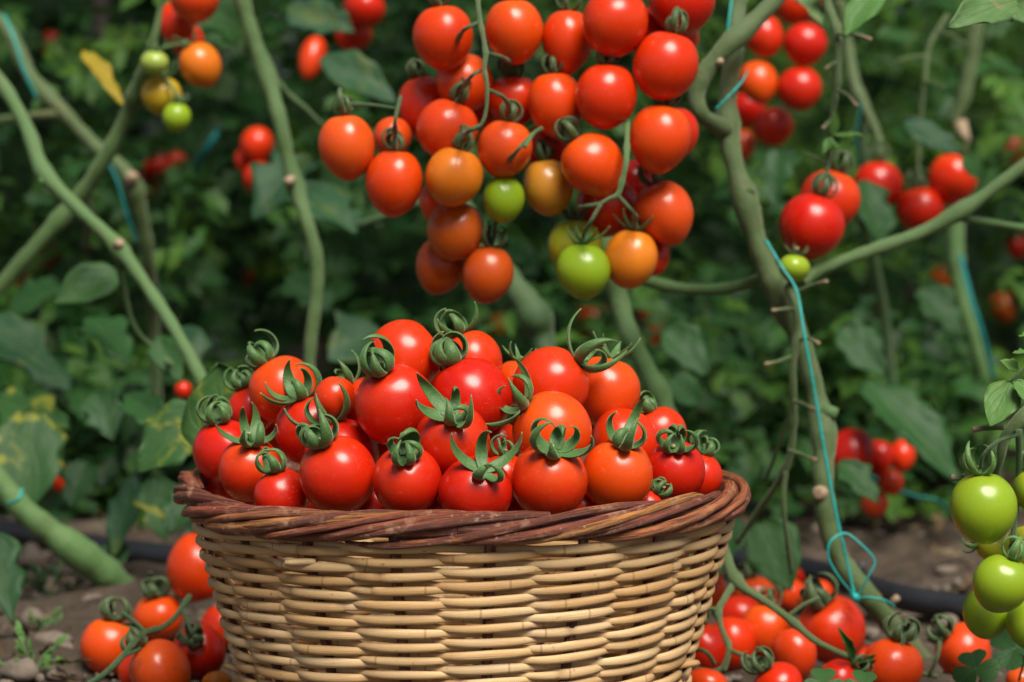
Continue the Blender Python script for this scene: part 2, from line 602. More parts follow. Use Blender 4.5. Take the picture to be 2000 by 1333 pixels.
def make_tomato(px, py, rx, ry, kind, cal, label, group, d0, cmat='calyx', detail=2, stalk=None, lift=None, parentless=True, size=None):
    """cal = (cx, cy, style[, facing]) or None. stalk = list of (px, py, d) the pedicel runs to."""
    seed = int(px * 131 + py * 17 + rx)
    r = random.Random(seed)
    rm = (rx + ry) / 2
    if lift is not None:
        d = lift
    else:
        d = settle(lambda q: P(px, py, q), lambda q: (rx * q / F), d0)
    c = P(px, py, d)
    R, H = rx * d / F, ry * d / F
    PLACED.append((c, (R + H) / 2))
    if cal:
        fac = cal[3] if len(cal) > 3 else 1.0
        ax = axis_to(px, py, d, cal[0], cal[1], rm, fac)
    else:
        ax = (Vector((r.uniform(-.3, .3), r.uniform(0.2, 0.7), 1))).normalized()
    q = ax.to_track_quat('Z', 'Y')
    mb = MB()
    tomato_mesh(mb, R, H, seed, 44 if detail > 1 else 28, 28 if detail > 1 else 18,
                dimple=r.uniform(0.08, 0.14), point=(r.uniform(0.03, 0.11) if group != 'B' else 0.0), plum=(r.uniform(0.01, 0.05) if group != 'B' else r.uniform(-0.02, 0.04)))
    o = mb.build('tomato', M[kind])
    o.rotation_mode = 'QUATERNION'
    o.rotation_quaternion = q @ Matrix.Rotation(r.uniform(0, 6.28), 3, 'Z').to_quaternion()
    o.location = c
    tag(o, label, 'tomato', GROUPS[group])
    if not cal or cal[2] == 'n':
        return o, d
    z0 = H * 0.905
    st = STYLES[cal[2]]
    ns = r.randint(*st[0])
    cb = MB()
    # crown: a small fleshy disc with the stub of the fruit stalk
    cb.tube([(0, 0, z0 - 0.0008), (0, 0, z0 + 0.0003), (0, 0, z0 + 0.0010)], [0.15 * R, 0.17 * R, 0.08 * R], 12, 0.3)
    inv = (Matrix.Translation(c) @ o.rotation_quaternion.to_matrix().to_4x4()).inverted()
    if not stalk:
        h = r.uniform(0.003, 0.0065)
        lean = Vector((r.uniform(-.5, .5), r.uniform(-.5, .5), 1)).normalized()
        p0 = Vector((0, 0, z0))
        cb.tube([p0, p0 + lean * h * .5, p0 + lean * h * .9, p0 + lean * h], [0.0010, 0.0009, 0.0012, 0.0011], 8, [0.35, 0.4, 0.7, 1.0])
    if detail < 2:
        for k in range(ns):
            sepal_mesh(cb, 6.283 * k / ns + r.uniform(-.25, .25), z0, R, R * r.uniform(*st[1]), R * st[2], r.uniform(*st[3]), r, 12, st[5], st[4])
        cx = cb.build('calyx', M[cmat], o)
    else:
        cx = cb.build('calyx', M[cmat], o)
        a0 = r.uniform(0, 6.28)
        for k in range(ns):
            sb = MB()
            sepal_mesh(sb, a0 + 6.283 * k / ns + r.uniform(-.28, .28), z0 + 0.0002 * k, R, R * r.uniform(*st[1]), R * st[2] * r.uniform(.8, 1.15),
                       r.uniform(*st[3]), r, 24, st[5] + r.uniform(-.1, .1), st[4] + r.uniform(-.1, .35))
            sb.build('sepal', M[cmat], cx)
    if stalk:
        top = c + ax * z0
        pts = [tuple(top), tuple(top + ax * 0.006)] + [tuple(P(*s)) for s in stalk]
        cr = catmull(pts, 6)
        n = len(cr)
        pb = MB()
        pb.tube(cr, [0.0011 + (0.0006 if abs(i - n * 0.5) < 1.2 else 0) for i in range(n)], 8, 0.3)
        pb.build('fruit_stalk', M['stem_dark'], o, inv=inv)
    return o, d


GROUPS = {'B': 'ripe tomatoes heaped in the wicker basket', 'H': 'tomatoes hanging in the big cluster above the basket',
          'R': 'tomatoes hanging on the vines at the right', 'L': 'tomatoes hanging on the vines at the left',
          'G': 'tomatoes lying on the soil left of the basket', 'Q': 'tomatoes lying on the soil right of the basket',
          'E': 'green tomatoes hanging at the right edge', 'X': 'blurred tomatoes far back among the leaves'}

# ------------------------------------------------------------------ basket
BD = 1.25
bc = P(904, 958, BD)
BX, BY, RIMZ = bc.x, bc.y, bc.z
RIMR = 0.1405
OVAL = 0.86                               # the basket is a little wider than deep


def body_r(z):
    return 0.1045 + (0.1375 - 0.1045) * max(0, z) / (RIMZ - 0.010)


basket = empty('wicker_basket', (BX, BY, 0.0), 'round basket of pale woven cane with a reddish brown willow rim, full of tomatoes', 'basket')
NST = 19
PH0 = R_(6.5)
br = random.Random(3)


def ring_pt(th, r, z):
    return Vector((r * math.sin(th), -r * math.cos(th) * OVAL, z))


wv = MB()
rowp = 0.00352
nrow = int((RIMZ - 0.012) / rowp) + 1
for row in range(nrow):
    z0 = 0.004 + row * rowp
    foot = z0 < 0.034
    seam = br.uniform(0, 6.28)
    npc = 3
    cuts = sorted(br.uniform(0, 6.28) for _ in range(npc))
    par = 1 if row % 2 else -1
    ph = [br.uniform(0, 6.28) for _ in range(4)]
    for pc in range(npc):
        a, b = cuts[pc], cuts[(pc + 1) % npc]
        if b <= a:
            b += 2 * math.pi
        a -= 0.10
        b += 0.06
        tint = min(1, max(0, br.gauss(0.5, 0.26)))
        hh = 0.00246 * br.uniform(0.92, 1.12) * (1.12 if foot else 1)
        n = max(8, int((b - a) / 0.028))
        K = 8
        vs, fs, us = [], [], []
        arc = 0.0
        for i in range(n + 1):
            th = a + (b - a) * i / n
            w = ((th + math.pi) % (2 * math.pi) - math.pi - PH0) * NST / 2      # seam of the odd weave at the back
            osc = math.tanh(1.5 * math.cos(w) * par) / math.tanh(1.5)
            cross = 1 - abs(math.cos(w)) ** 0.6
            # ends of a piece dive to the inside
            e = min(i, n - i) / 4.0
            if e < 1:
                osc = osc * e - (1 - e) * 0.9
            z = z0 + 0.0005 * math.sin(2 * th + ph[0]) + 0.00025 * math.sin(5 * th + ph[1]) + 0.0002 * math.sin(13 * th + ph[2]) + 0.0006 * math.sin(w) * par
            r = body_r(z) + (0.0018 if foot else 0) + 0.0029 * osc + 0.0004 * math.sin(7 * th + ph[3])
            # half-round section, leaning a little where it bends
            lean = 0.35 * math.sin(w) * par
            for k in range(K):
                q = 2 * math.pi * k / K + 0.39
                x, y = math.cos(q), math.sin(q)
                x = 0.00150 * (x if x > 0 else x * 0.55)
                y = hh * (1 - 0.3 * cross) * math.copysign(abs(y) ** 0.8, y)
                vs.append(ring_pt(th, r + x + lean * 0.0, z + y))
            arc = (b - a) * i / n * 0.12
            if i:
                for k in range(K):
                    k2 = (k + 1) % K
                    fs.append(((i - 1) * K + k, i * K + k, i * K + k2, (i - 1) * K + k2))
                    u0, u1 = pc * 0.7 + row * 1.31 + (b - a) * (i - 1) / n * 0.12, pc * 0.7 + row * 1.31 + arc
                    us.append([(u0, k / K), (u1, k / K), (u1, (k + 1) / K), (u0, (k + 1) / K)])
        fs.append(tuple(range(K)))
        us.append([(0, 0)] * K)
        fs.append(tuple(range(n * K + K - 1, n * K - 1, -1)))
        us.append([(0, 0)] * K)
        wv.add(vs, fs, us, tint)
# a few loose cane ends that stick out
for (th, z, dth) in ((-1.42, 0.0385, 0.16), (-0.62, RIMZ - 0.020, 0.10), (1.30, 0.043, -0.13)):
    pts = []
    for i in range(6):
        s = i / 5
        pts.append(ring_pt(th + dth * s, body_r(z) + 0.0045 + 0.003 * (1 - s) ** 2 - 0.003 * s, z + 0.001 * s))
    wv.tube(pts, [0.0022, 0.0026, 0.0028, 0.0028, 0.0027, 0.0024], 8, br.random(), flat=0.7)
wv.build('cane_weave', M['wicker'], basket)
for k in range(NST):
    th = PH0 + 2 * math.pi * k / NST
    sb = MB()
    jit = br.uniform(-0.008, 0.008)
    sb.tube([ring_pt(th + jit * (i / 8), body_r(RIMZ * i / 8), RIMZ * i / 8 + 0.002) for i in range(9)], 0.00265, 8, br.random(), rough=0.1, seed=k)
    sb.build('stake', M['stake'], basket)
# base of the basket
bb = MB()
for k in range(14):
    rr = 0.004 + k * 0.0072
    pts = [ring_pt(2 * math.pi * i / 48, rr, 0.004 + 0.001 * math.sin(i * 2.1 + k)) for i in range(49)]
    bb.tube(pts, 0.0036, 6, br.random())
bb.build('basket_base', M['wicker'], basket)
# rolled willow rim: rods that climb from under the rim over its top, one after another
rm_ = MB()
NG, PER = 15, 3
for k in range(NG * PER):
    g_, q_ = divmod(k, PER)
    th0 = 2 * math.pi * g_ / NG + q_ * 0.07 + br.uniform(-0.03, 0.03)
    dl = br.uniform(0.95, 1.25)
    n = 40
    rad = 0.00212 * br.uniform(0.72, 1.28)
    a_, b_ = 0.0062, 0.0060
    pts, rads = [], []
    w1, w2, w3 = br.uniform(0, 6.28), br.uniform(0.0003, 0.0008), br.uniform(0.88, 1.2)
    off = R_(br.uniform(-14, 14))
    for i in range(n + 1):
        s = i / n
        phi = R_(-118) + off + q_ * R_(-6) + R_(250) * (s + 0.05 * math.sin(s * 9.4 + w1) * (1 - s))
        th = th0 + dl * s
        bulge = w3 + 0.24 * (1 - s) ** 2 - 0.1 * s + 0.08 * math.sin(s * 9 + w1)
        rr = RIMR + a_ * bulge * math.cos(phi) + w2 * math.sin(s * 13 + w1)
        zz = RIMZ + b_ * bulge * math.sin(phi) + w2 * math.cos(s * 11 + w1) + 0.0012 * math.sin(2 * th + 0.6)
        pts.append(ring_pt(th, rr, zz))
        rads.append(rad * (0.45 + 0.55 * smooth01(s * 9)) * (0.7 + 0.3 * smooth01((1 - s) * 6)) * (1 + 0.05 * math.sin(s * 47 + w1)))
    rm_.tube(pts, rads, 10, min(1, max(0, br.gauss(0.45, 0.36))), rough=0.05, seed=k)
for (th, dth, dz) in ((-1.60, -0.05, 0.007), (-1.52, -0.07, 0.008), (-1.66, -0.06, 0.005), (-1.47, -0.05, 0.007)):   # cut rod ends standing proud on the left
    p0 = ring_pt(th, RIMR - 0.002, RIMZ + 0.004)
    p1 = ring_pt(th + dth, RIMR + 0.005, RIMZ + dz)
    rm_.tube([p0, (p0 + p1) / 2 + Vector((0, 0, .002)), p1], [0.0022, 0.0021, 0.0019], 8, br.random())
core = [ring_pt(2 * math.pi * i / 72, RIMR - 0.0015, RIMZ) for i in range(73)]
rm_.tube(core, 0.0052, 8, 0.0)
rm_.build('willow_rim', M['willow'], basket)
# ------------------------------------------------------------------ tomatoes in the basket, front to back
XC = 905


def base_d(px, py):
    dx = min(abs((px - XC) * BD / F), 0.118)
    dep = math.sqrt(max(0.0, 0.1185 ** 2 - dx ** 2)) * 0.80
    back = max(-20.0, (930 - py)) * BD / F * 0.85
    return BD - dep + back


BASK = [  # px, py, rx, ry, kind, calyx (x, y, style[, facing]), label
 (661, 928, 75, 70, 'red', (628, 864, 'c'), 'large red tomato at the front rim left of the middle, calyx on its left shoulder'),
 (795, 940, 67, 64, 'red', (795, 890, 'c'), 'red tomato at the front rim whose pale ribbed calyx faces the viewer'),
 (928, 962, 71, 66, 'red', (945, 915, 'l'), 'red tomato sunk behind the middle of the front rim, dark curled calyx facing forward'),
 (1072, 940, 73, 70, 'red', (1082, 876, 'l'), 'big red tomato at the front rim right of the middle with one long trailing sepal'),
 (1206, 928, 67, 68, 'scarlet', (1218, 866, 'l'), 'orange-red tomato at the front rim, open calyx on top, right of the big middle one'),
 (1316, 922, 60, 58, 'red', (1316, 872, 'c'), 'red tomato near the right rim below a pair of curled calyxes'),
 (488, 918, 60, 58, 'red', (496, 862, 'l'), 'red tomato near the left rim with a long thin sepal trailing to the left'),
 (549, 970, 51, 52, 'red', (536, 918, 'c'), 'small red tomato low behind the left front rim under a ring-shaped calyx'),
 (885, 862, 71, 70, 'red', (886, 812, 'l'), 'red tomato in the middle of the heap, calyx with one long sepal pointing left'),
 (1079, 840, 79, 66, 'scarlet', (1022, 792, 'l', 0.6), 'broad orange-red tomato right of the heap centre, calyx on its left with an upright sepal'),
 (772, 791, 76, 75, 'red', (748, 722, 'c'), 'largest red tomato left of the heap centre, knotted calyx ball on its top'),
 (921, 776, 73, 76, 'red', (886, 708, 'c', 0.35), 'red tomato high in the heap centre with one thick curled sepal at its upper left'),
 (668, 893, 72, 68, 'red', (640, 822, 'l', 0.3), 'red tomato mostly hidden behind the large front left one'),
 (440, 882, 59, 60, 'red', (432, 820, 'c'), 'leftmost red tomato of the heap, above the left end of the rim'),
 (611, 840, 69, 68, 'red', (588, 776, 'l', 0.6), 'red tomato at the left of the heap under a tall curling calyx with pointed tips'),
 (1218, 864, 62, 62, 'scarlet', (1230, 800, 'n'), 'orange-red tomato half hidden behind the open calyx of a front tomato'),
 (1364, 932, 45, 46, 'red', (1378, 868, 'c', 0.3), 'rightmost red tomato, a narrow strip beside the right end of the rim'),
 (1264, 992, 34, 34, 'red', (1284, 964, 'c', 0.4), 'low red tomato behind the right front rim, little more than its curled calyx showing'),
 (985, 934, 48, 42, 'red', (985, 886, 'o', 0.8), 'dark red tomato in the gap under the heap centre with a flat shaded calyx'),
 (1290, 846, 46, 50, 'scarlet', (1264, 790, 'c', 0.5), 'small orange-red tomato near the right end of the heap under two looped calyxes'),
 (1075, 752, 75, 66, 'scarlet', (1140, 704, 'l', 0.2), 'large orange-red tomato at the top right of the heap, sepals rising from its right shoulder'),
 (1182, 766, 62, 70, 'scarlet', (1200, 694, 's', -0.2), 'orange-red tomato at the upper right of the heap with spiky upright sepals behind'),
 (553, 764, 61, 66, 'scarlet', (514, 706, 'c', -0.3), 'orange-red tomato topping the left side of the heap, calyx behind its shoulder'),
 (787, 700, 70, 68, 'scarlet', (850, 652, 'n', -0.6), 'bare orange-red tomato at the top of the heap showing no calyx'),
 (922, 706, 57, 56, 'scarlet', (894, 646, 'l', -0.05), 'orange-red tomato at the very top of the heap, crowned by a tall pointed calyx'),
 (716, 786, 44, 48, 'red', (672, 742, 'l', 0.2), 'small dark red tomato peeping out left of the largest one, calyx stretching left'),
 (654, 776, 40, 38, 'scarlet', None, 'small orange-red tomato glimpsed through the tangle of calyxes at left'),
 (1010, 748, 42, 42, 'scarlet', (1016, 700, 's', -0.3), 'small orange-red tomato showing as a sliver between the two top ones'),
 (700, 840, 34, 34, 'red', None, 'tiny sliver of dark red tomato between three larger ones at left'),
 (492, 802, 46, 46, 'red', (474, 752, 'c', 0.4), 'dark red tomato behind the left shoulder of the heap with a stacked twisted calyx'),
 (732, 992, 52, 50, 'red', None, 'deep red tomato low in the gap right of the large front left one'),
 (862, 1004, 54, 50, 'red', None, 'shadowed red tomato low in the gap left of the middle front one'),
 (1000, 1008, 54, 50, 'red', None, 'shadowed red tomato low in the gap left of the big right front tomato'),
 (1140, 1002, 54, 50, 'red', None, 'shadowed red tomato low in the gap between two front tomatoes right of the middle'),
 (600, 986, 48, 46, 'red', None, 'shadowed red tomato low in the gap beside the small front left one'),
 (508, 970, 46, 44, 'red', None, 'shadowed red tomato low in the gap near the left end of the rim'),
 (430, 945, 40, 40, 'red', None, 'shadowed red tomato low inside the left end of the rim'),
 (1262, 994, 50, 46, 'red', None, 'shadowed red tomato low inside the right part of the rim'),
 (736, 890, 46, 46, 'red', None, 'shadowed red tomato behind the ribbed front one'),
 (1148, 836, 46, 46, 'red', None, 'shadowed red tomato in the gap right of the broad orange-red one'),
 (970, 870, 46, 46, 'red', None, 'shadowed red tomato in the gap right of the heap middle'),
 (540, 850, 46, 46, 'red', None, 'shadowed red tomato in the gap at the left of the heap'),
 (820, 740, 40, 40, 'red', None, 'shadowed red tomato in the gap beneath the bare top one'),
]
for (px, py, rx, ry, kind, cal, lab) in BASK:
    m = 0.5 * (rx + ry) * 1.05
    make_tomato(px, py, m, m * 1.02, kind, cal, lab, 'B', base_d(px, py))

# ------------------------------------------------------------------ the big hanging cluster, front to back
HD = 1.36
HANG = [
 (1200, 45, 64, 66, 'scarlet', (1205, -20, 'b', 0.3), 'large bright red tomato at the upper middle of the hanging cluster, cut off on top', None),
 (1300, 128, 64, 68, 'scarlet', (1316, 62, 'b', 0.2), 'large bright red tomato at the upper right of the hanging cluster beside the bent stem', None),
 (1183, 187, 60, 64, 'scarlet', (1185, 122, 'b', 0.1), 'bright red tomato in the very centre right of the cluster, calyx tucked above it', None),
 (1290, 270, 60, 66, 'scarlet', (1300, 204, 'b', -0.1), 'big red tomato on the right side of the cluster left of the stem elbow', None),
 (1157, 322, 60, 63, 'scarlet', (1112, 258, 'b', -0.1), 'red tomato above the ochre one, left of the thin forked stalk', None),
 (886, 345, 56, 58, 'orange', (902, 284, 'b', 0.4), 'round orange tomato at the left centre of the cluster with a neat looped calyx', [(915, 257, 1.30), (938, 245, 1.30)]),
 (873, 252, 60, 59, 'vermilion', (898, 186, 'b', 0.4), 'orange-red tomato hanging straight above the orange one, looped calyx touching its top', [(920, 150, 1.30), (938, 138, 1.31)]),
 (770, 356, 56, 65, 'scarlet', (772, 288, 'b', 0.3), 'red plum-shaped tomato at lower left of the cluster with a bell-shaped calyx of loops', [(772, 235, 1.33), (782, 190, 1.35)]),
 (677, 285, 55, 63, 'vermilion', (672, 226, 'b', 0.3), 'leftmost tomato of the cluster, orange-red and hanging apart', [(720, 205, 1.35), (772, 212, 1.35)]),
 (985, 290, 54, 56, 'vermilion', (995, 230, 'b', 0.3), 'orange-red tomato right beside the round orange one, above the small green one', [(985, 192, 1.31), (955, 176, 1.31)]),
 (1140, 528, 53, 54, 'green', (1140, 474, 's', 0.2), 'bright green tomato hanging lowest of the cluster, upright spiky sepals', [(1150, 440, 1.33), (1174, 398, 1.33)]),
 (1122, 482, 54, 56, 'olive', (1122, 432, 's', 0.2), 'olive-yellow tomato half hidden behind the bright green lowest one', [(1140, 404, 1.34), (1174, 398, 1.34)]),
 (1232, 505, 52, 58, 'orange', (1240, 448, 's', 0.2), 'orange tomato at the lower right of the cluster beside the bright green one', [(1236, 415, 1.33), (1207, 382, 1.33)]),
 (983, 389, 41, 46, 'green', (985, 342, 's', 0.2), 'small light green tomato pointed at the bottom in the cluster centre', [(1010, 295, 1.33), (1040, 262, 1.34)]),
 (866, 72, 59, 63, 'scarlet', (858, 10, 'b', 0.1), 'red tomato at the upper left of the cluster with calyx loops before its right side', None),
 (1004, 60, 57, 63, 'scarlet', (1000, -2, 'b', 0.1), 'deep red tomato at the cluster top just right of the long fruit stalk', None),
 (1085, 203, 55, 63, 'scarlet', (1080, 140, 'b', 0.1), 'red tomato in the cluster centre, left of the very central one', None),
 (907, 162, 57, 57, 'scarlet', (892, 98, 'b', 0.4), 'red tomato directly under the upper left one, two looped calyxes hanging over it', [(905, 60, 1.31), (938, 43, 1.31)]),
 (830, 214, 52, 67, 'red', (812, 140, 'b', 0.1), 'dark-shaded red tomato at the left of the cluster with a ball-like calyx on top', None),
 (1108, 80, 50, 62, 'scarlet', (1110, 18, 'b', 0.0), 'narrow red tomato near the cluster top, half covered by the large upper middle one', None),
 (1332, 2, 65, 64, 'red', (1330, -60, 'n', 0.1), 'red tomato at the top right of the cluster cut off by the photo edge', None),
 (1298, 415, 57, 63, 'vermilion', (1275, 352, 'b', -0.3), 'orange-tinged red tomato on the lower right of the cluster above the orange one', None),
 (1070, 365, 50, 56, 'ochre', (1062, 306, 'b', 0.2), 'dull ochre-yellow tomato beside the small light green one', [(1068, 275, 1.38), (1060, 250, 1.38)]),
 (890, 450, 56, 58, 'rust', (905, 400, 'n', -0.3), 'rusty red tomato directly below the round orange one', None),
 (953, 535, 50, 57, 'rust', (962, 478, 'o', 0.2), 'brownish orange tomato at the lower left bottom of the cluster under dark sepals', [(968, 440, 1.37), (975, 405, 1.38)]),
 (862, 518, 50, 56, 'rust', (880, 465, 'n', -0.2), 'rusty orange tomato at the bottom left of the cluster, pointed at its lower end', None),
 (1003, 196, 52, 50, 'scarlet', (1000, 132, 'c', 0.4), 'red tomato behind the long fruit stalk, curled calyx above it', [(980, 112, 1.33), (949, 104, 1.33)]),
 (766, 268, 38, 40, 'vermilion', None, 'small orange-red tomato squeezed behind the two leftmost ones', None),
 (862, 396, 44, 46, 'scarlet', None, 'red tomato mostly hidden behind the round orange one', None),
 (1185, 402, 62, 60, 'red', None, 'deep shaded red tomato behind the thin forked stalk', None),
 (1240, 362, 48, 50, 'red', None, 'dark red tomato in the shade between the red and orange-tinged right ones', None),
 (1275, 500, 35, 40, 'red', None, 'sliver of red tomato behind the lower right orange one', None),
 (1320, 262, 45, 52, 'red', None, 'shaded red tomato peeping out behind the big right one', None),
 (1068, 288, 46, 46, 'red', None, 'dark red tomato in the deep gap of the cluster centre', None),
 (1326, 76, 40, 38, 'red', None, 'small red sliver between the two upper right tomatoes', None),
 (1252, 58, 42, 44, 'red', None, 'dark red tomato wedged behind the large upper middle one', None),
 (940, 205, 40, 44, 'red', None, 'shaded red tomato in the gap left of the long fruit stalk', None),
]
n_before = len(PLACED)
PLACED.clear()
HD -= 0.015
for (px, py, rx, ry, kind, cal, lab, stalk) in HANG:
    HD += 0.0013
    make_tomato(px, py, rx, ry, kind, cal, lab, 'H', HD, 'calyx_fresh' if kind == 'green' else 'calyx_dark', 2, stalk)

# ------------------------------------------------------------------ fruit on the other vines and on the soil
def lay(rows, group, cmat, detail=2):
    for (px, py, rx, ry, kind, cal, d0, lab) in rows:
        make_tomato(px, py, rx, ry, kind, cal, lab, group, d0, cmat, detail)


lay([
 (1585, 441, 64, 64, 'red', (1606, 376, 'b', 0.2), 1.46, 'large red tomato hanging in front of another, right of the bent main stem'),
 (1620, 391, 60, 60, 'red', (1640, 330, 'b', 0.1), 1.47, 'red tomato half covered by the large red one hanging at the right'),
 (1715, 362, 47, 48, 'red', (1716, 314, 'b', 0.0), 1.80, 'soft-focus red tomato pointed at the bottom, leftmost of the three at right'),
 (1797, 409, 47, 44, 'red', (1792, 364, 'o', 0.1), 1.80, 'soft-focus red tomato, lowest of the three above the slanting branch'),
 (1862, 348, 48, 50, 'red', (1864, 298, 'o', 0.0), 1.80, 'soft-focus red tomato partly behind a small leaf, rightmost of the three'),
 (1492, 70, 38, 43, 'red', None, 1.78, 'blurred red tomato at the upper left of the cluster right of the bent stem'),
 (1573, 87, 42, 42, 'red', None, 1.78, 'blurred red tomato at the upper right of the cluster right of the bent stem'),
 (1481, 160, 37, 43, 'scarlet', None, 1.78, 'blurred red tomato at the middle left of the cluster right of the bent stem'),
 (1562, 174, 43, 43, 'red', None, 1.78, 'blurred red tomato at the middle right of the cluster right of the bent stem'),
 (1510, 248, 40, 37, 'red', None, 1.82, 'blurred red tomato at the bottom of the cluster right of the bent stem'),
 (1555, 8, 44, 40, 'red', None, 1.82, 'dark blurred red tomato at the top photo edge right of the bent stem'),
 (1450, 282, 26, 32, 'vermilion', None, 1.84, 'small orange tomato behind the bent main stem'),
 (1462, 212, 34, 34, 'red', None, 1.86, 'dim red tomato deep in the cluster beside the bent stem'),
 (1551, 524, 31, 27, 'green', (1556, 497, 's', 0.1), 1.425, 'small green tomato below the large red one, beside the teal twine'),
], 'R', 'calyx_dark', 1)
lay([
 (380, 0, 48, 44, 'vermilion', None, 1.62, 'bright orange-red tomato cut by the photo top at the left'),
 (346, 44, 36, 44, 'red', None, 1.65, 'dim red tomato left below the orange-red one at the photo top'),
 (366, 80, 32, 34, 'red', None, 1.66, 'dark red tomato just above the orange one at upper left'),
 (391, 127, 41, 45, 'orange', (372, 88, 's', 0.2), 1.62, 'glossy orange tomato hanging at the upper left'),
 (302, 123, 28, 24, 'pale', (304, 100, 's', 0.3), 1.60, 'pale green little tomato at the joint of the left stalk'),
 (316, 187, 40, 37, 'yellow', (318, 152, 's', -0.1), 1.62, 'yellow-green tomato between two little green ones at left'),
 (345, 229, 28, 29, 'green', (348, 202, 's', 0.2), 1.60, 'little round green tomato hanging lowest at upper left'),
 (502, 281, 32, 34, 'red', None, 1.93, 'blurred red tomato behind the upright stem, upper one of a pair'),
 (508, 349, 35, 33, 'red', None, 1.93, 'blurred red tomato behind the upright stem, lower one of a pair'),
 (478, 312, 20, 24, 'red', None, 1.94, 'dim bit of red tomato left of the blurred pair'),
 (712, 18, 41, 36, 'red', None, 1.85, 'blurred red tomato at the top photo edge above the bluish leaf'),
 (690, 68, 36, 32, 'red', None, 1.88, 'blurred red tomato half covered by a leaf near the top'),
 (610, 112, 26, 46, 'vermilion', None, 1.88, 'blurred orange-red tomato left of the bluish leaf near the top'),
], 'L', 'calyx', 1)
lay([
 (255 + 58, 1310, 58, 62, 'vermilion', (272, 1262, 'c', 0.3), ground_d(1366), 'orange-red tomato nearest the viewer on the soil left of the basket'),
 (213, 1262, 55, 56, 'scarlet', (222, 1204, 'c', 0.3), ground_d(1312), 'red tomato lying leftmost on the soil beside the basket'),
 (384, 1113, 58, 65, 'scarlet', (400, 1180, 'n', -0.3), 1.47, 'red egg-shaped tomato leaning against the left side of the basket'),
 (310, 1206, 50, 47, 'scarlet', (304, 1164, 'c', 0.5), ground_d(1262), 'red tomato under a dark crumpled calyx, behind the fruit stalk left of the basket'),
 (388, 1274, 54, 56, 'red', (384, 1246, 'c', 0.9), ground_d(1330), 'red tomato with a star of curled sepals facing the viewer left of the basket'),
 (432, 1226, 40, 46, 'red', None, ground_d(1278), 'red tomato half hidden by the left side of the basket'),
 (262, 1306, 32, 40, 'red', None, ground_d(1345), 'dark red tomato squeezed behind the nearest orange-red one'),
 (424, 1334, 30, 22, 'orange', None, ground_d(1354), 'orange-yellow tomato at the foot of the basket on the left'),
], 'G', 'calyx_dark', 2)
lay([
 (1626, 1232, 66, 68, 'red', (1602, 1184, 'c', 0.5), ground_d(1300), 'largest red tomato on the soil right of the basket, thick curled calyx on it'),
 (1742, 1304, 60, 58, 'scarlet', (1756, 1248, 'c', 0.3), ground_d(1362), 'red tomato under a knotted calyx in the lower right, beside the fruit stalk'),
 (1882, 1272, 54, 54, 'vermilion', (1848, 1238, 'c', 0.5), ground_d(1326), 'orange tomato lying above the clover leaves at right'),
 (1378, 1268, 48, 50, 'red', (1362, 1210, 'c', 0.2), ground_d(1318), 'red tomato close to the right side of the basket, behind a hooked stalk'),
 (1428, 1256, 48, 54, 'scarlet', (1436, 1196, 'n', 0.0), ground_d(1312), 'red tomato behind the thin branching stalk right of the basket'),
 (1494, 1232, 50, 54, 'scarlet', (1500, 1172, 'o', 0.0), ground_d(1290), 'red tomato in the middle of the fallen group right of the basket'),
 (1552, 1276, 44, 52, 'vermilion', None, ground_d(1330), 'orange-red tomato leaning behind the largest one right of the basket'),
 (1470, 1168, 46, 42, 'scarlet', (1462, 1122, 'o', 0.2), 1.56, 'red tomato at the back of the fallen group under a leafy calyx'),
 (1388, 1158, 26, 42, 'scarlet', None, 1.56, 'strip of orange-red tomato beside the right edge of the basket'),
 (1540, 1162, 34, 38, 'scarlet', (1528, 1152, 'o', 0.6), 1.60, 'small red tomato wearing an open green calyx behind the largest one'),
 (1572, 1126, 26, 22, 'red', (1590, 1118, 'o', 0.5), 1.66, 'little red tomato farthest back in the fallen group'),
 (1380, 1338, 44, 32, 'vermilion', None, ground_d(1370), 'orange tomato at the bottom photo edge beside the basket foot'),
 (1520, 1340, 50, 44, 'red', (1488, 1300, 'c', 0.4), ground_d(1384), 'red tomato at the bottom photo edge under a dark tangled calyx'),
 (1640, 1330, 42, 40, 'red', (1670, 1306, 'c', 0.5), ground_d(1370), 'red tomato at the bottom photo edge behind the pointed leaflet'),
 (1446, 1204, 44, 42, 'red', None, 1.50, 'red tomato wedged under the thick arching fruit stalk right of the basket'),
 (1600, 1160, 28, 28, 'scarlet', None, 1.60, 'small red tomato peeping over the largest one, beside the twine loop'),
 (1352, 1236, 36, 42, 'red', None, 1.47, 'red tomato mostly hidden behind the right side of the basket'),
 (1690, 1296, 36, 38, 'red', None, 1.46, 'dark red tomato in the gap between the largest one and its knotted neighbour'),
 (1994, 1330, 30, 26, 'vermilion', None, ground_d(1356), 'orange tomato in the bottom right corner of the photo'),
], 'Q', 'calyx_dark', 2)
lay([
 (1921, 991, 65, 69, 'green', (1916, 924, 'o', 0.25), 1.22, 'largest green tomato of the right edge, hanging topmost under arching sepals'),
 (1956, 1140, 56, 57, 'green', (1974, 1090, 'b', 0.6), 1.21, 'bright green tomato hanging in the middle of the right edge cluster'),
 (1930, 1194, 49, 54, 'green', None, 1.25, 'shaded green tomato lowest in the right edge cluster'),
 (2012, 1218, 46, 50, 'green', None, 1.23, 'green tomato cut off by the right photo edge, lower one'),
 (2020, 958, 42, 46, 'green', (2005, 900, 'b', 0.4), 1.24, 'green tomato cut off by the right photo edge beside the largest one'),
 (1940, 1068, 30, 34, 'olive', (1885, 1050, 'l', -0.2), 1.27, 'olive green tomato hidden between the upper and middle green ones'),
 (2002, 1070, 34, 44, 'olive', None, 1.27, 'shaded olive tomato at the right photo edge between two bright green ones'),
], 'E', 'calyx_fresh', 2)
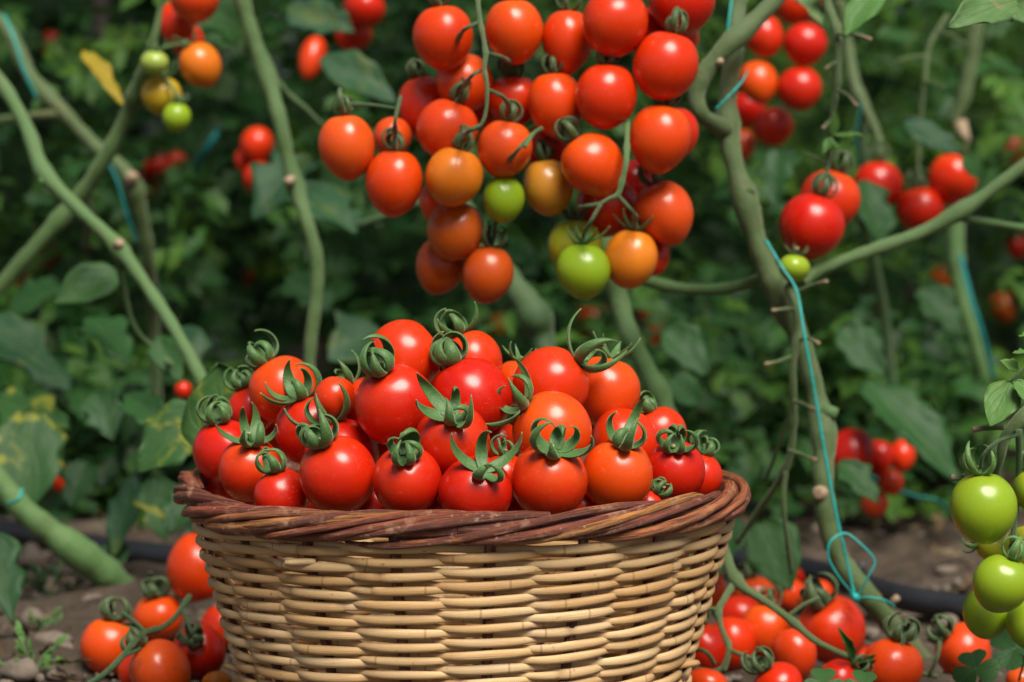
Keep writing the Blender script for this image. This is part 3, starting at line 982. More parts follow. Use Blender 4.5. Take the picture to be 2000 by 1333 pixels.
lay([
 (1664, 886, 44, 50, 'red', None, 1.74, 'blurred red tomato right of the main stem, largest of a distant bunch'),
 (1716, 893, 30, 34, 'red', None, 1.74, 'blurred red tomato in the middle of the distant bunch right of the main stem'),
 (1762, 890, 26, 32, 'red', None, 1.76, 'blurred red tomato at the right end of the distant bunch'),
 (1740, 942, 25, 26, 'scarlet', None, 1.74, 'blurred orange-red tomato at the lower right of the distant bunch'),
 (1708, 985, 28, 26, 'vermilion', None, 1.74, 'blurred orange tomato lowest in the distant bunch'),
 (1160, 628, 44, 36, 'rust', None, 2.20, 'dim brownish tomato far behind the heap, under the bright green one'),
 (1272, 640, 30, 46, 'red', None, 2.21, 'dim dark red tomato far behind, right of the green stem'),
 (1225, 690, 22, 24, 'ochre', None, 2.21, 'dim ochre tomato far behind the upper right of the heap'),
 (310, 330, 34, 24, 'red', None, 2.30, 'dim red tomato far behind the crossing left stems, upper one'),
 (292, 362, 22, 26, 'rust', None, 2.30, 'dim orange-brown tomato far behind the crossing left stems'),
 (345, 318, 20, 22, 'red', None, 2.31, 'small dim red tomato far behind, rightmost of the crossing stems'),
 (358, 762, 17, 17, 'red', None, 1.67, 'red tomato peeping between the round leaf and the stem at left'),
 (122, 935, 26, 28, 'red', None, 1.72, 'red tomato low among the left leaves above the thick slanting stem'),
 (90, 500, 24, 26, 'red', None, 2.30, 'very blurred red tomato left of the grey post'),
 (48, 556, 20, 22, 'orange', None, 2.30, 'very blurred orange spot of a tomato far at the left'),
 (494, 535, 22, 28, 'rust', None, 2.33, 'very blurred rusty tomato between the left stem and upright stem'),
 (975, 635, 24, 24, 'ochre', None, 2.25, 'very blurred ochre tomato above the top of the heap'),
 (1345, 800, 30, 26, 'red', None, 2.22, 'dim red tomato behind the right end of the heap'),
 (1500, 900, 26, 40, 'red', None, 2.16, 'dim red tomato low between the basket and main stem'),
 (1455, 805, 26, 30, 'rust', None, 2.22, 'dim orange tomato between the heap and the thin dry stalk'),
 (1850, 545, 34, 30, 'rust', None, 2.30, 'very blurred orange-brown tomato below the slanting right branch'),
 (1960, 600, 28, 30, 'rust', None, 2.33, 'very blurred orange tomato at the far right edge'),
 (1985, 480, 20, 26, 'red', None, 2.33, 'very blurred red tomato at the far right edge, higher one'),
 (1975, 290, 22, 34, 'red', None, 2.35, 'very blurred brownish red tomato above the slanting right branch'),
 (100, 85, 22, 24, 'red', None, 2.37, 'very blurred pinkish red tomato at the upper left'),
], 'X', 'calyx_dark', 1)
# ------------------------------------------------------------------ leaves
def leaf_grid(L, W, nu, nv, r, serr=0.26, droop=0.25, fold=0.25, puck=0.05, shape=0.75, teeth=4):
    """Vertices of one leaflet (x across, y along, z up), faces and uv per vertex."""
    vs, uv = [], []
    ph = [r.uniform(0, 6.28) for _ in range(6)]
    bend = r.uniform(-0.12, 0.12)
    for i in range(nu + 1):
        u = i / nu
        w = math.sin(math.pi * min(1, u ** shape)) ** 0.85 if 0 < u < 1 else 0.0
        tooth = 1 + serr * (abs(((u * teeth + ph[5]) % 1) - 0.5) * 2 - 0.6) + serr * 0.7 * math.sin(u * 15 + ph[0])
        tooth2 = 1 + serr * (abs(((u * teeth + ph[4]) % 1) - 0.5) * 2 - 0.6) + serr * 0.7 * math.sin(u * 15 + ph[1])
        for j in range(nv + 1):
            v = j / nv * 2 - 1
            tt = 1 + ((tooth if v > 0 else tooth2) - 1) * abs(v)
            x = W * 0.5 * w * v * tt
            y = L * u - 0.06 * L * abs(v) * w * 0
            z = fold * abs(x) - droop * L * u * u
            z += puck * L * (math.sin(u * 21 + abs(v) * 9 + ph[2]) * 0.35 * abs(v) + 0.7 * math.sin(u * 7 + v * 3 + ph[3]) * abs(v) ** 1.5)
            vs.append((x + bend * L * math.sin(u * math.pi * 0.5) * u, y, z))
            uv.append((u, (v + 1) / 2))
    fs = []
    for i in range(nu):
        for j in range(nv):
            a = i * (nv + 1) + j
            fs.append((a, a + 1, a + nv + 2, a + nv + 1))
    return vs, fs, uv


def frame(o, d, nrm):
    d = d.normalized()
    n = (nrm - d * nrm.dot(d)).normalized()
    x = d.cross(n)
    m = Matrix((x, d, n)).transposed().to_4x4()
    m.translation = o
    return m


def leaf(plant, base, tip, wpx, mat='leaf', tint=0.5, nrm=(0, -0.7, 0.7), seed=0, origin=None, name='leaf', stalk=True, **kw):
    """A single leaflet from base to tip, both (px, py, d)."""
    r = random.Random(seed + int(base[0] * 7 + base[1]))
    a, b = P(*base), P(*tip)
    L = (b - a).length
    W = wpx * (base[2] + tip[2]) / 2 / F
    kw.setdefault('droop', 0.12)
    vs, fs, uv = leaf_grid(L, W, 22, 8, r, **kw)
    m = frame(a, b - a, Vector(nrm))
    mb = MB()
    mb.add([m @ Vector(v) for v in vs], fs, [[uv[i] for i in f] for f in fs], tint)
    o = mb.build(name, M[mat], plant, origin=plant.location if plant else None)
    sol = o.modifiers.new('thickness', 'SOLIDIFY')
    sol.thickness = 0.0004
    return o


def stem(plant, pts, w, mat='stem', name='stem', nodes=(), tint=0.3, seg=12, taper=None, n=8, hairs=True):
    """pts: (px, py, d) list; w: width in photo pixels (or a list)."""
    ws = w if isinstance(w, (list, tuple)) else [w] * len(pts)
    cr = catmull([(*P(*p), wi * p[2] / F / 2) for p, wi in zip(pts, ws)], n)
    cum = [0.0]
    for i in range(1, len(cr)):
        cum.append(cum[-1] + float(np.linalg.norm(cr[i][:3] - cr[i - 1][:3])))
    tot = cum[-1]
    rad = []
    for c, s in zip(cr, cum):
        k = 1.0
        for nd in nodes:
            k += 0.32 * math.exp(-((s / tot - nd) * tot / (c[3] * 1.6)) ** 2)
        k += 0.05 * math.sin(s * 130) + 0.04 * math.sin(s * 310 + 1) - 0.06
        rad.append(max(0.0004, c[3] * k))
    mb = MB()
    mb.tube([Vector(c[:3]) for c in cr], rad, seg, tint, rough=0.09, seed=int(pts[0][0]))
    return mb.build(name, M[mat], plant, origin=plant.location)


def scar(plant, p, w, dirpx, name='pruning_scar', ln=0.35, green=None):
    """A cut side shoot: a short green stub with a pale corky end."""
    a = P(*p)
    r = w * p[2] / F / 2
    dv = (RIGHT * dirpx[0] - UP * dirpx[1] - FWD * dirpx[2]).normalized()
    mb = MB()
    mb.tube([a - dv * r * 1.2, a + dv * r * ln * .4, a + dv * r * (ln + 0.12), a + dv * r * (ln + 0.2)], [r * 0.85, r * 0.78, r * 0.68, r * 0.4], 12, 0.5, rough=0.16, seed=int(p[0]))
    return mb.build(name, M[green or 'scar'], plant, origin=plant.location)


def plant_at(px, d, label, group='tomato plants around the basket'):
    q = P(px, 900, d)
    return empty('tomato_plant', (q.x, q.y, 0.0), label, 'tomato plant', group)


UPN = (0, -0.35, 0.9)
# --- left: the bright stem that slants down to the basket's left shoulder
p1 = plant_at(390, 1.55, 'tomato plant with a bright green stem slanting from the left edge to the basket heap')
stem(p1, [(-90, 60, 1.62), (0, 160, 1.60), (52, 250, 1.59), (85, 335, 1.58), (150, 405, 1.57), (228, 480, 1.56), (300, 580, 1.55), (350, 660, 1.54), (395, 745, 1.53), (470, 900, 1.52), (520, 1090, 1.50), (540, 1240, 1.5)],
     [29, 29, 30, 31, 28, 29, 27, 27, 28, 30, 32, 34], 'stem', nodes=(0.27, 0.42), seg=16)
scar(p1, (233, 476, 1.553), 24, (0.5, -0.5, 0.8))
scar(p1, (83, 352, 1.575), 15, (-0.4, 0.9, 0.3), green='stem', ln=0.8, name='node')
leaf(p1, (232, 530, 1.60), (108, 588, 1.58), 88, 'leaf', 0.62, (0.1, -0.8, 0.5), serr=0.04)
leaf(p1, (170, 620, 1.66), (268, 690, 1.62), 92, 'leaf', 0.5, (0.2, -0.5, 0.8), 3)
leaf(p1, (310, 655, 1.62), (338, 745, 1.60), 62, 'leaf', 0.55, (0, -0.9, 0.4), 4, serr=0.05)
leaf(p1, (392, 640, 1.70), (355, 712, 1.68), 70, 'leaf_blue', 0.5, (0.4, -0.8, 0.3), 5)
leaf(p1, (245, 770, 1.58), (330, 830, 1.55), 74, 'leaf', 0.5, (0, -0.7, 0.7), 6)
leaf(p1, (400, 805, 1.46), (262, 905, 1.44), 128, 'leaf_spotted', 0.45, (0.1, -0.75, 0.6), 7, serr=0.13, droop=0.2)
leaf(p1, (185, 765, 1.60), (230, 850, 1.58), 84, 'leaf', 0.4, (0, -0.8, 0.6), 8)
stem(p1, [(228, 500, 1.56), (240, 560, 1.58), (262, 640, 1.60), (310, 690, 1.62), (335, 712, 1.6)], 11, 'stem', 'leaf_stalk')

# --- left: the fruit stalk that crosses behind it
p2 = plant_at(120, 1.65, 'tomato plant whose straight fruit stalk rises from lower left to the little green tomatoes')
stem(p2, [(-70, 640, 1.66), (0, 560, 1.66), (70, 480, 1.66), (140, 402, 1.66), (200, 318, 1.65), (250, 220, 1.64), (280, 140, 1.62), (300, 80, 1.61), (315, 10, 1.61), (330, -60, 1.6)], [32, 32, 31, 32, 32, 30, 28, 16, 11, 11], 'stem_mid', nodes=(0.33, 0.68), seg=14)
stem(p2, [(165, 375, 1.66), (172, 420, 1.67), (168, 480, 1.70)], [30, 20, 16], 'stem_grey', 'side_shoot')
stem(p2, [(287, 120, 1.61), (310, 100, 1.60), (330, 90, 1.61), (372, 84, 1.61)], 7, 'stem', 'fruit_stalk')
stem(p2, [(300, 140, 1.61), (318, 150, 1.61), (340, 175, 1.6), (348, 200, 1.6)], 7, 'stem', 'fruit_stalk')
leaf(p2, (160, 100, 1.70), (236, 190, 1.66), 40, 'leaf_yellow', 0.6, (0.4, -0.7, 0.4), 11, serr=0.08)
leaf(p2, (420, 0, 1.72), (460, 90, 1.72), 80, 'leaf', 0.6, (0.2, -0.9, 0.3), 12)

# --- left: the yellowish stem with the teal twine
p3 = plant_at(290, 1.82, 'tomato plant with a yellowish knobbly stem tied with teal twine behind the left stalks')
stem(p3, [(-40, 20, 1.86), (15, 60, 1.84), (60, 150, 1.83), (120, 215, 1.82), (185, 285, 1.82), (235, 325, 1.81), (262, 370, 1.81), (280, 440, 1.82), (292, 530, 1.84), (300, 640, 1.88), (306, 800, 1.9), (310, 1000, 1.92)],
     [34, 32, 30, 31, 30, 30, 32, 29, 27, 25, 24, 24], 'stem_grey', nodes=(0.2, 0.42), seg=12)
scar(p3, (258, 345, 1.80), 30, (0.3, -0.9, 0.5))
stem(p3, [(125, 222, 1.82), (80, 225, 1.82), (30, 232, 1.83), (-30, 240, 1.85)], [22, 18, 20, 20], 'stem_grey', 'side_shoot')
leaf(p3, (-60, 620, 1.75), (135, 740, 1.70), 128, 'leaf_blue', 0.55, (0.2, -0.5, 0.8), 13)
leaf(p3, (20, 600, 1.85), (120, 560, 1.83), 90, 'leaf', 0.45, (0, -0.7, 0.7), 14)
leaf(p3, (-10, 780, 1.66), (120, 830, 1.62), 110, 'leaf_spotted', 0.4, (0, -0.6, 0.8), 15)
leaf(p3, (60, 800, 1.62), (40, 1010, 1.58), 150, 'leaf_spotted', 0.25, (0.2, -0.9, 0.3), 16, serr=0.12)

# --- the upright stem left of the big cluster
p4 = plant_at(600, 1.62, 'tomato plant with a tall upright green stem between the left vines and the hanging cluster')
stem(p4, [(455, -60, 1.62), (478, 20, 1.62), (500, 90, 1.62), (522, 150, 1.62), (545, 230, 1.61), (562, 310, 1.61), (580, 375, 1.61), (602, 440, 1.60), (618, 510, 1.60), (618, 580, 1.60), (608, 660, 1.60), (605, 740, 1.60), (620, 900, 1.6), (640, 1100, 1.6), (650, 1260, 1.6)],
     [36, 34, 32, 33, 31, 30, 30, 28, 28, 26, 25, 25, 26, 28, 28], 'stem_mid', nodes=(0.16, 0.33), seg=16)
scar(p4, (562, 355, 1.60), 22, (-0.7, 0.3, 0.4))
stem(p4, [(520, 140, 1.63), (560, 185, 1.66), (590, 210, 1.68), (625, 245, 1.72)], [20, 18, 16, 15], 'stem', 'side_shoot')
leaf(p4, (625, 112, 1.72), (782, 178, 1.70), 86, 'leaf_blue', 0.62, (-0.1, -0.75, 0.6), 21, serr=0.05)
leaf(p4, (560, 15, 1.78), (685, 62, 1.76), 84, 'leaf_blue', 0.5, (0, -0.8, 0.5), 22)
leaf(p4, (598, 300, 1.76), (490, 415, 1.72), 118, 'leaf_blue', 0.45, (-0.2, -0.7, 0.6), 23)
leaf(p4, (585, 360, 1.74), (690, 445, 1.70), 120, 'leaf_blue', 0.55, (0.3, -0.6, 0.7), 24)
leaf(p4, (700, 300, 1.78), (610, 400, 1.77), 84, 'leaf', 0.55, (0.1, -0.8, 0.5), 25)
leaf(p4, (740, 640, 1.75), (640, 690, 1.72), 120, 'leaf_blue', 0.35, (0, -0.8, 0.6), 26)
leaf(p4, (560, 540, 1.85), (640, 600, 1.82), 80, 'leaf', 0.35, (0, -0.8, 0.6), 27)

# --- the round leaf standing behind the left end of the basket
p5 = plant_at(440, 1.36, 'low tomato shoot with one broad rounded leaf standing behind the left end of the basket')
leaf(p5, (452, 905, 1.36), (416, 716, 1.37), 176, 'leaf_spotted', 0.7, (-0.25, -0.9, 0.15), 31, serr=0.02, droop=-0.05, shape=0.95, puck=0.05)
stem(p5, [(452, 900, 1.36), (456, 960, 1.38), (462, 1100, 1.39), (470, 1300, 1.4)], 10, 'stem', 'stem')

# --- dark blurred stem at upper left
p6 = plant_at(400, 2.1, 'blurred grey-green tomato plant stem with a pale knot behind the upper left fruit')
stem(p6, [(470, 60, 2.1), (455, 130, 2.1), (430, 220, 2.1), (400, 300, 2.1), (375, 350, 2.1), (352, 440, 2.12), (340, 520, 2.14), (330, 700, 2.2), (325, 900, 2.2)], [34, 34, 32, 31, 36, 40, 36, 32, 30], 'stem_dark', nodes=(0.4,))
scar(p6, (380, 340, 2.07), 28, (0.2, -0.5, 0.8))
p7 = plant_at(1060, 1.62, 'tomato plant with a thick dim green stem arching down behind the top of the heap')
stem(p7, [(900, 400, 1.66), (960, 500, 1.64), (1005, 560, 1.63), (1042, 612, 1.62), (1062, 670, 1.62), (1085, 760, 1.6), (1100, 900, 1.6), (1110, 1200, 1.6)], [40, 46, 52, 52, 46, 46, 46, 48], 'stem_dark', nodes=(0.33,), seg=14)
stem(p7, [(700, 440, 1.7), (760, 420, 1.69), (820, 395, 1.68)], 16, 'stem_dark', 'side_shoot')
p8 = plant_at(1240, 1.56, 'tomato plant with a straight green stem rising right of the heap up into the cluster')
stem(p8, [(1150, 360, 1.56), (1185, 480, 1.56), (1210, 590, 1.56), (1232, 660, 1.55), (1262, 722, 1.55), (1296, 790, 1.55), (1330, 900, 1.54), (1350, 1060, 1.53), (1360, 1260, 1.5)], [40, 42, 42, 40, 38, 38, 38, 40, 40], 'stem', nodes=(0.45,), seg=14)

# --- right: the main bent stem
p9 = plant_at(1640, 1.46, 'tomato plant with the thick main stem at right, bent at an elbow beside the cluster')
stem(p9, [(1600, -90, 1.44), (1525, -10, 1.44), (1470, 45, 1.435), (1418, 92, 1.43), (1378, 140, 1.43), (1360, 185, 1.43), (1368, 222, 1.43), (1392, 240, 1.44), (1416, 252, 1.45)],
     [34, 36, 35, 37, 36, 36, 36, 36, 40], 'stem_grey', 'side_shoot', nodes=(0.47,), seg=18)
stem(p9, [(1455, -80, 1.47), (1442, 0, 1.47), (1434, 90, 1.46), (1424, 170, 1.46), (1420, 240, 1.455), (1434, 320, 1.45), (1452, 380, 1.45), (1472, 450, 1.45), (1496, 520, 1.45), (1524, 580, 1.45), (1556, 650, 1.45), (1580, 720, 1.45), (1600, 800, 1.45), (1610, 870, 1.445), (1608, 940, 1.44), (1616, 1020, 1.44), (1640, 1090, 1.44), (1690, 1160, 1.44), (1740, 1220, 1.45), (1790, 1280, 1.455), (1830, 1330, 1.46)],
     [35, 37, 38, 39, 40, 41, 43, 43, 45, 46, 43, 40, 42, 44, 44, 42, 44, 46, 46, 48, 50], 'stem_grey', nodes=(0.22, 0.32, 0.47, 0.62), seg=18)
scar(p9, (1406, 122, 1.426), 20, (0.1, 0.7, 0.6), ln=0.4, name='withered_tip')
scar(p9, (1468, 372, 1.445), 26, (0.9, -0.1, 0.2), ln=0.3, name='node', green='stem_grey')
scar(p9, (1600, 963, 1.434), 38, (-0.5, 0.0, 0.9), ln=0.15)
scar(p9, (1624, 806, 1.445), 34, (0.8, 0.3, 0.1), ln=0.5, name='node', green='stem')
scar(p9, (1750, 1170, 1.45), 18, (0.7, -0.7, 0.1), ln=0.6)
stem(p9, [(1240, 540, 1.52), (1290, 556, 1.51), (1360, 566, 1.50), (1430, 562, 1.48), (1500, 540, 1.46)], [24, 26, 24, 24, 26], 'stem', 'side_shoot')
stem(p9, [(1566, 552, 1.455), (1604, 526, 1.46), (1700, 490, 1.47), (1800, 454, 1.48), (1890, 404, 1.48), (1960, 354, 1.48), (2060, 280, 1.48)], [26, 26, 27, 29, 29, 26, 26], 'stem_mid', 'side_shoot', nodes=(0.62,), seg=14)
stem(p9, [(1880, 428, 1.49), (1940, 436, 1.5), (2040, 452, 1.5)], [14, 16, 16], 'stem', 'leaf_stalk')
# the spent fruit stalk in front of it, with dry stubs
stem(p9, [(1545, 560, 1.43), (1556, 600, 1.42), (1556, 660, 1.42), (1548, 720, 1.42), (1550, 800, 1.425), (1545, 880, 1.43), (1520, 940, 1.44), (1480, 1000, 1.46), (1440, 1060, 1.48)], [30, 20, 17, 16, 15, 15, 14, 13, 12], 'stem_grey', 'fruit_stalk', nodes=(0.2, 0.45, 0.62))
stem(p9, [(1535, 920, 1.43), (1530, 980, 1.43), (1538, 1060, 1.44), (1545, 1120, 1.46)], [10, 10, 9, 8], 'stem_grey', 'fruit_stalk')
stem(p9, [(1545, 800, 1.43), (1518, 880, 1.45), (1495, 940, 1.47)], [9, 9, 8], 'stem', 'leaf_stalk')
for (a, b, c) in (((1552, 604), (1530, 604), (1508, 607)), ((1558, 664), (1580, 662), (1600, 672)), ((1548, 696), (1520, 706), (1494, 712)), ((1550, 784), (1570, 790), (1592, 802)),
                  ((1560, 570), (1590, 556), (1616, 550)), ((1540, 880), (1570, 890), (1596, 900))):
    w = [9, 7, 8]
    cr = [P(*a, 1.42), P(*b, 1.412), P(*c, 1.405)]
    mb = MB()
    mb.tube(catmull([tuple(q) for q in cr], 5), [0.0013] * 5 + [0.0010] * 4 + [0.0014, 0.0012], 8, [0.3] * 6 + [0.55, 0.7, 0.8, 0.95, 1.0], rough=0.15, seed=a[1])
    mb.build('dry_stub', M['stem_grey'], p9, origin=p9.location)
leaf(p9, (1480, 1020, 1.52), (1560, 1140, 1.50), 120, 'leaf', 0.62, (0.1, -0.85, 0.4), 41, serr=0.05)
leaf(p9, (1640, 900, 1.60), (1712, 978, 1.58), 66, 'leaf', 0.55, (0.2, -0.8, 0.5), 42)
leaf(p9, (1690, 745, 1.72), (1862, 925, 1.66), 130, 'leaf', 0.52, (0.4, -0.75, 0.4), 43, serr=0.22, teeth=7)
leaf(p9, (1640, 640, 1.76), (1740, 720, 1.74), 90, 'leaf', 0.48, (0, -0.8, 0.5), 44, serr=0.18)
leaf(p9, (1440, 1010, 1.55), (1400, 1120, 1.52), 70, 'leaf', 0.5, (-0.2, -0.9, 0.3), 45)
leaf(p9, (1300, 640, 1.72), (1390, 720, 1.70), 84, 'leaf', 0.5, (0, -0.8, 0.5), 46, serr=0.05)
leaf(p9, (1310, 740, 1.70), (1370, 790, 1.70), 66, 'leaf', 0.45, (0, -0.8, 0.5), 47, serr=0.05)

# --- right: the thin dry truss with the two nearest red fruits
p10 = plant_at(1630, 1.47, 'thin tomato vine with dry stubs and tiny new leaves above two red tomatoes')
stem(p10, [(1600, -40, 1.47), (1616, 10, 1.47), (1634, 60, 1.46), (1636, 130, 1.46), (1630, 200, 1.46), (1620, 270, 1.46), (1616, 330, 1.46), (1610, 372, 1.455)], [22, 20, 18, 15, 13, 11, 9, 8], 'stem_grey', nodes=(0.25, 0.5), seg=10)
for (a, b, c, w) in (((1634, 66), (1670, 68), (1702, 78), 9), ((1634, 122), (1622, 128), (1612, 136), 8), ((1634, 176), (1656, 188), (1674, 208), 8), ((1622, 236), (1614, 244), (1606, 252), 8)):
    mb = MB()
    mb.tube(catmull([tuple(P(*q, 1.455 - 0.004 * i)) for i, q in enumerate((a, b, c))], 5), [w * 1.46 / F / 2] * 11, 8, [0.35] * 5 + [0.55, 0.65, 0.7, 0.8, 0.9, 1.0], rough=0.15, seed=c[1])
    mb.build('dry_stub', M['stem_grey'], p10, origin=p10.location)
stem(p10, [(1618, 320, 1.46), (1596, 310, 1.455), (1568, 298, 1.45)], [6, 6, 4], 'stem_dark', 'fruit_stalk')
leaf(p10, (1626, 262, 1.455), (1634, 222, 1.45), 22, 'leaf_fresh', 0.6, (0.3, -0.8, 0.3), 51, serr=0.05)
leaf(p10, (1626, 264, 1.455), (1682, 260, 1.44), 17, 'leaf_fresh', 0.75, (0, -0.6, 0.8), 52, serr=0.05)
leaf(p10, (1624, 268, 1.455), (1606, 298, 1.45), 18, 'leaf_fresh', 0.5, (-0.2, -0.8, 0.5), 53, serr=0.05)
leaf(p10, (1628, 268, 1.455), (1636, 288, 1.45), 20, 'leaf_fresh', 0.55, (0.2, -0.8, 0.5), 54, serr=0.05)
leaf(p10, (1722, -30, 1.42), (1640, 54, 1.40), 70, 'leaf_fresh', 0.35, (-0.2, -0.8, 0.5), 55, serr=0.06)
leaf(p10, (1548, -24, 1.50), (1610, 34, 1.46), 44, 'leaf_blight', 0.6, (0.1, -0.7, 0.6), 56)

# --- right back stems
p11 = plant_at(1715, 1.85, 'blurred grey tomato plant stem bending beside the three soft red tomatoes')
stem(p11, [(1640, 0, 1.86), (1655, 80, 1.86), (1668, 160, 1.85), (1690, 210, 1.84), (1716, 270, 1.83), (1730, 330, 1.82)], [22, 22, 24, 20, 16, 12], 'stem_grey', nodes=(0.55,))
stem(p11, [(1690, 200, 1.85), (1684, 260, 1.86), (1690, 330, 1.86), (1702, 480, 1.88), (1730, 640, 1.9), (1760, 900, 1.9)], [20, 20, 20, 22, 22, 22], 'stem_dark')
stem(p11, [(1850, 30, 1.82), (1816, 90, 1.81), (1806, 160, 1.8), (1796, 260, 1.8), (1792, 360, 1.8)], [10, 9, 8, 8, 6], 'stem_grey', 'fruit_stalk')
for (a, b) in (((1806, 110), (1750, 120)), ((1804, 160), (1846, 172)), ((1832, 60), (1890, 88))):
    stem(p11, [(*a, 1.80), ((a[0] + b[0]) / 2, (a[1] + b[1]) / 2 - 3, 1.79), (*b, 1.78)], [7, 6, 6], 'stem_grey', 'dry_stub', tint=0.5, n=4)
leaf(p11, (1764, 238, 1.76), (1880, 296, 1.74), 62, 'leaf_blue', 0.45, (0.1, -0.75, 0.6), 61, serr=0.03)
leaf(p11, (1880, 300, 1.76), (1918, 350, 1.76), 44, 'leaf', 0.6, (0.1, -0.8, 0.5), 62, serr=0.1)
leaf(p11, (1690, 350, 1.78), (1715, 480, 1.76), 86, 'leaf', 0.5, (0.3, -0.85, 0.3), 63)
leaf(p11, (1520, 290, 1.76), (1500, 400, 1.74), 66, 'leaf', 0.45, (-0.3, -0.85, 0.3), 64)
leaf(p11, (1560, 300, 1.8), (1480, 330, 1.78), 66, 'leaf', 0.4, (-0.3, -0.75, 0.5), 65)
p12 = plant_at(1890, 1.95, 'blurred tomato plant stem with a teal strap and withered tip near the right edge')
stem(p12, [(1905, 40, 1.95), (1896, 120, 1.95), (1880, 200, 1.95), (1862, 240, 1.95)], [34, 30, 26, 16], 'stem_grey')
scar(p12, (1880, 255, 1.94), 30, (0.2, 0.9, 0.3), ln=1.6, name='withered_tip')
stem(p12, [(1872, 360, 1.97), (1866, 470, 1.97), (1874, 560, 1.97), (1900, 660, 1.97), (1930, 780, 1.98), (1945, 1000, 2.0)], [40, 36, 34, 30, 30, 30], 'stem')
leaf(p12, (1800, 560, 1.9), (1870, 650, 1.88), 80, 'leaf', 0.45, (0.1, -0.8, 0.5), 66)

# --- lower left thick stem
p13 = plant_at(180, 1.58, 'tomato plant with a thick pale green stem slanting down to the soil at lower left')
g = ground_d(1165)
stem(p13, [(-60, 890, 1.58), (0, 945, 1.58), (50, 1000, 1.58), (100, 1040, 1.585), (150, 1078, 1.59), (195, 1112, 1.60), (245, 1148, 1.61), (290, 1178, g - 0.01), (320, 1205, g + 0.02)], [50, 52, 50, 50, 54, 50, 50, 46, 44], 'stem', nodes=(0.47, 0.62), seg=16)
leaf(p13, (262, 930, 1.62), (226, 1085, 1.60), 66, 'leaf_blue', 0.5, (-0.2, -0.9, 0.3), 71, serr=0.06)
leaf(p13, (300, 930, 1.60), (330, 1050, 1.58), 84, 'leaf_spotted', 0.35, (0.2, -0.9, 0.3), 72)
leaf(p13, (380, 950, 1.56), (340, 1040, 1.54), 84, 'leaf', 0.35, (0.0, -0.8, 0.5), 73)
leaf(p13, (170, 900, 1.66), (130, 985, 1.64), 80, 'leaf', 0.35, (0.0, -0.8, 0.5), 74)
leaf(p13, (240, 1060, 1.62), (190, 1140, 1.6), 60, 'leaf', 0.3, (0.0, -0.8, 0.5), 75)
leaf(p13, (-20, 1040, 1.50), (40, 1200, 1.46), 90, 'leaf', 0.3, (0.3, -0.8, 0.4), 76)

# --- right edge plant with the green fruit
p14 = plant_at(2020, 1.23, 'tomato plant at the right edge with fresh small leaves above the cluster of green fruit')
stem(p14, [(2120, 640, 1.24), (2040, 760, 1.24), (2000, 815, 1.235), (1966, 850, 1.235), (1955, 890, 1.235), (1945, 930, 1.24)], [30, 28, 26, 24, 20, 16], 'stem_grey', nodes=(0.62,), seg=14)
stem(p14, [(2050, 660, 1.22), (2000, 720, 1.22), (1976, 745, 1.22)], [8, 8, 7], 'stem', 'leaf_stalk')
stem(p14, [(1985, 850, 1.22), (1950, 862, 1.21), (1922, 888, 1.21), (1915, 915, 1.215)], [8, 8, 8, 9], 'stem_dark', 'fruit_stalk')
stem(p14, [(1990, 840, 1.23), (1990, 940, 1.24), (1980, 1040, 1.24), (1985, 1130, 1.235), (2000, 1200, 1.235)], [14, 13, 12, 10, 8], 'stem_dark', 'fruit_stalk')
for (a, b, c) in (((1960, 835), (1925, 836), (1900, 840)), ((1885, 930), (1868, 934), (1858, 932))):
    mb = MB()
    mb.tube(catmull([tuple(P(*q, 1.225)) for q in (a, b, c)], 5), [0.0015] * 10 + [0.0018], 8, [0.3] * 6 + [0.6, 0.7, 0.8, 0.9, 1.0], rough=0.15, seed=a[1])
    mb.build('dry_stub', M['stem_grey'], p14, origin=p14.location)
leaf(p14, (1975, 746, 1.215), (1930, 830, 1.205), 72, 'leaf_fresh', 0.55, (-0.15, -0.85, 0.35), 81, serr=0.03, puck=0.05, droop=0.05)
leaf(p14, (1990, 722, 1.215), (1958, 700, 1.21), 26, 'leaf_fresh', 0.6, (0, -0.8, 0.5), 82, serr=0.1)
leaf(p14, (1982, 745, 1.21), (2030, 790, 1.20), 40, 'leaf_fresh', 0.6, (0.2, -0.7, 0.6), 83, serr=0.06)
leaf(p14, (2015, 690, 1.21), (1980, 684, 1.205), 16, 'leaf_fresh', 0.6, (0, -0.5, 0.8), 84)
leaf(p14, (2020, 650, 1.21), (1990, 652, 1.205), 14, 'leaf_fresh', 0.6, (0, -0.5, 0.8), 85)
p15 = plant_at(1990, 1.27, 'tomato plant shoot reaching in at the top right corner, curled leaves with scorched brown edges')
stem(p15, [(2080, -50, 1.28), (2010, -12, 1.28), (1985, 8, 1.28)], 10, 'stem', 'stem')
leaf(p15, (1990, -2, 1.28), (1862, 40, 1.25), 86, 'leaf_blight', 0.55, (0.1, -0.85, 0.5), 91, serr=0.06, puck=0.07, droop=0.1)
leaf(p15, (1975, 6, 1.28), (2040, 40, 1.26), 70, 'leaf_blight', 0.45, (-0.1, -0.85, 0.4), 92, serr=0.06, puck=0.07)

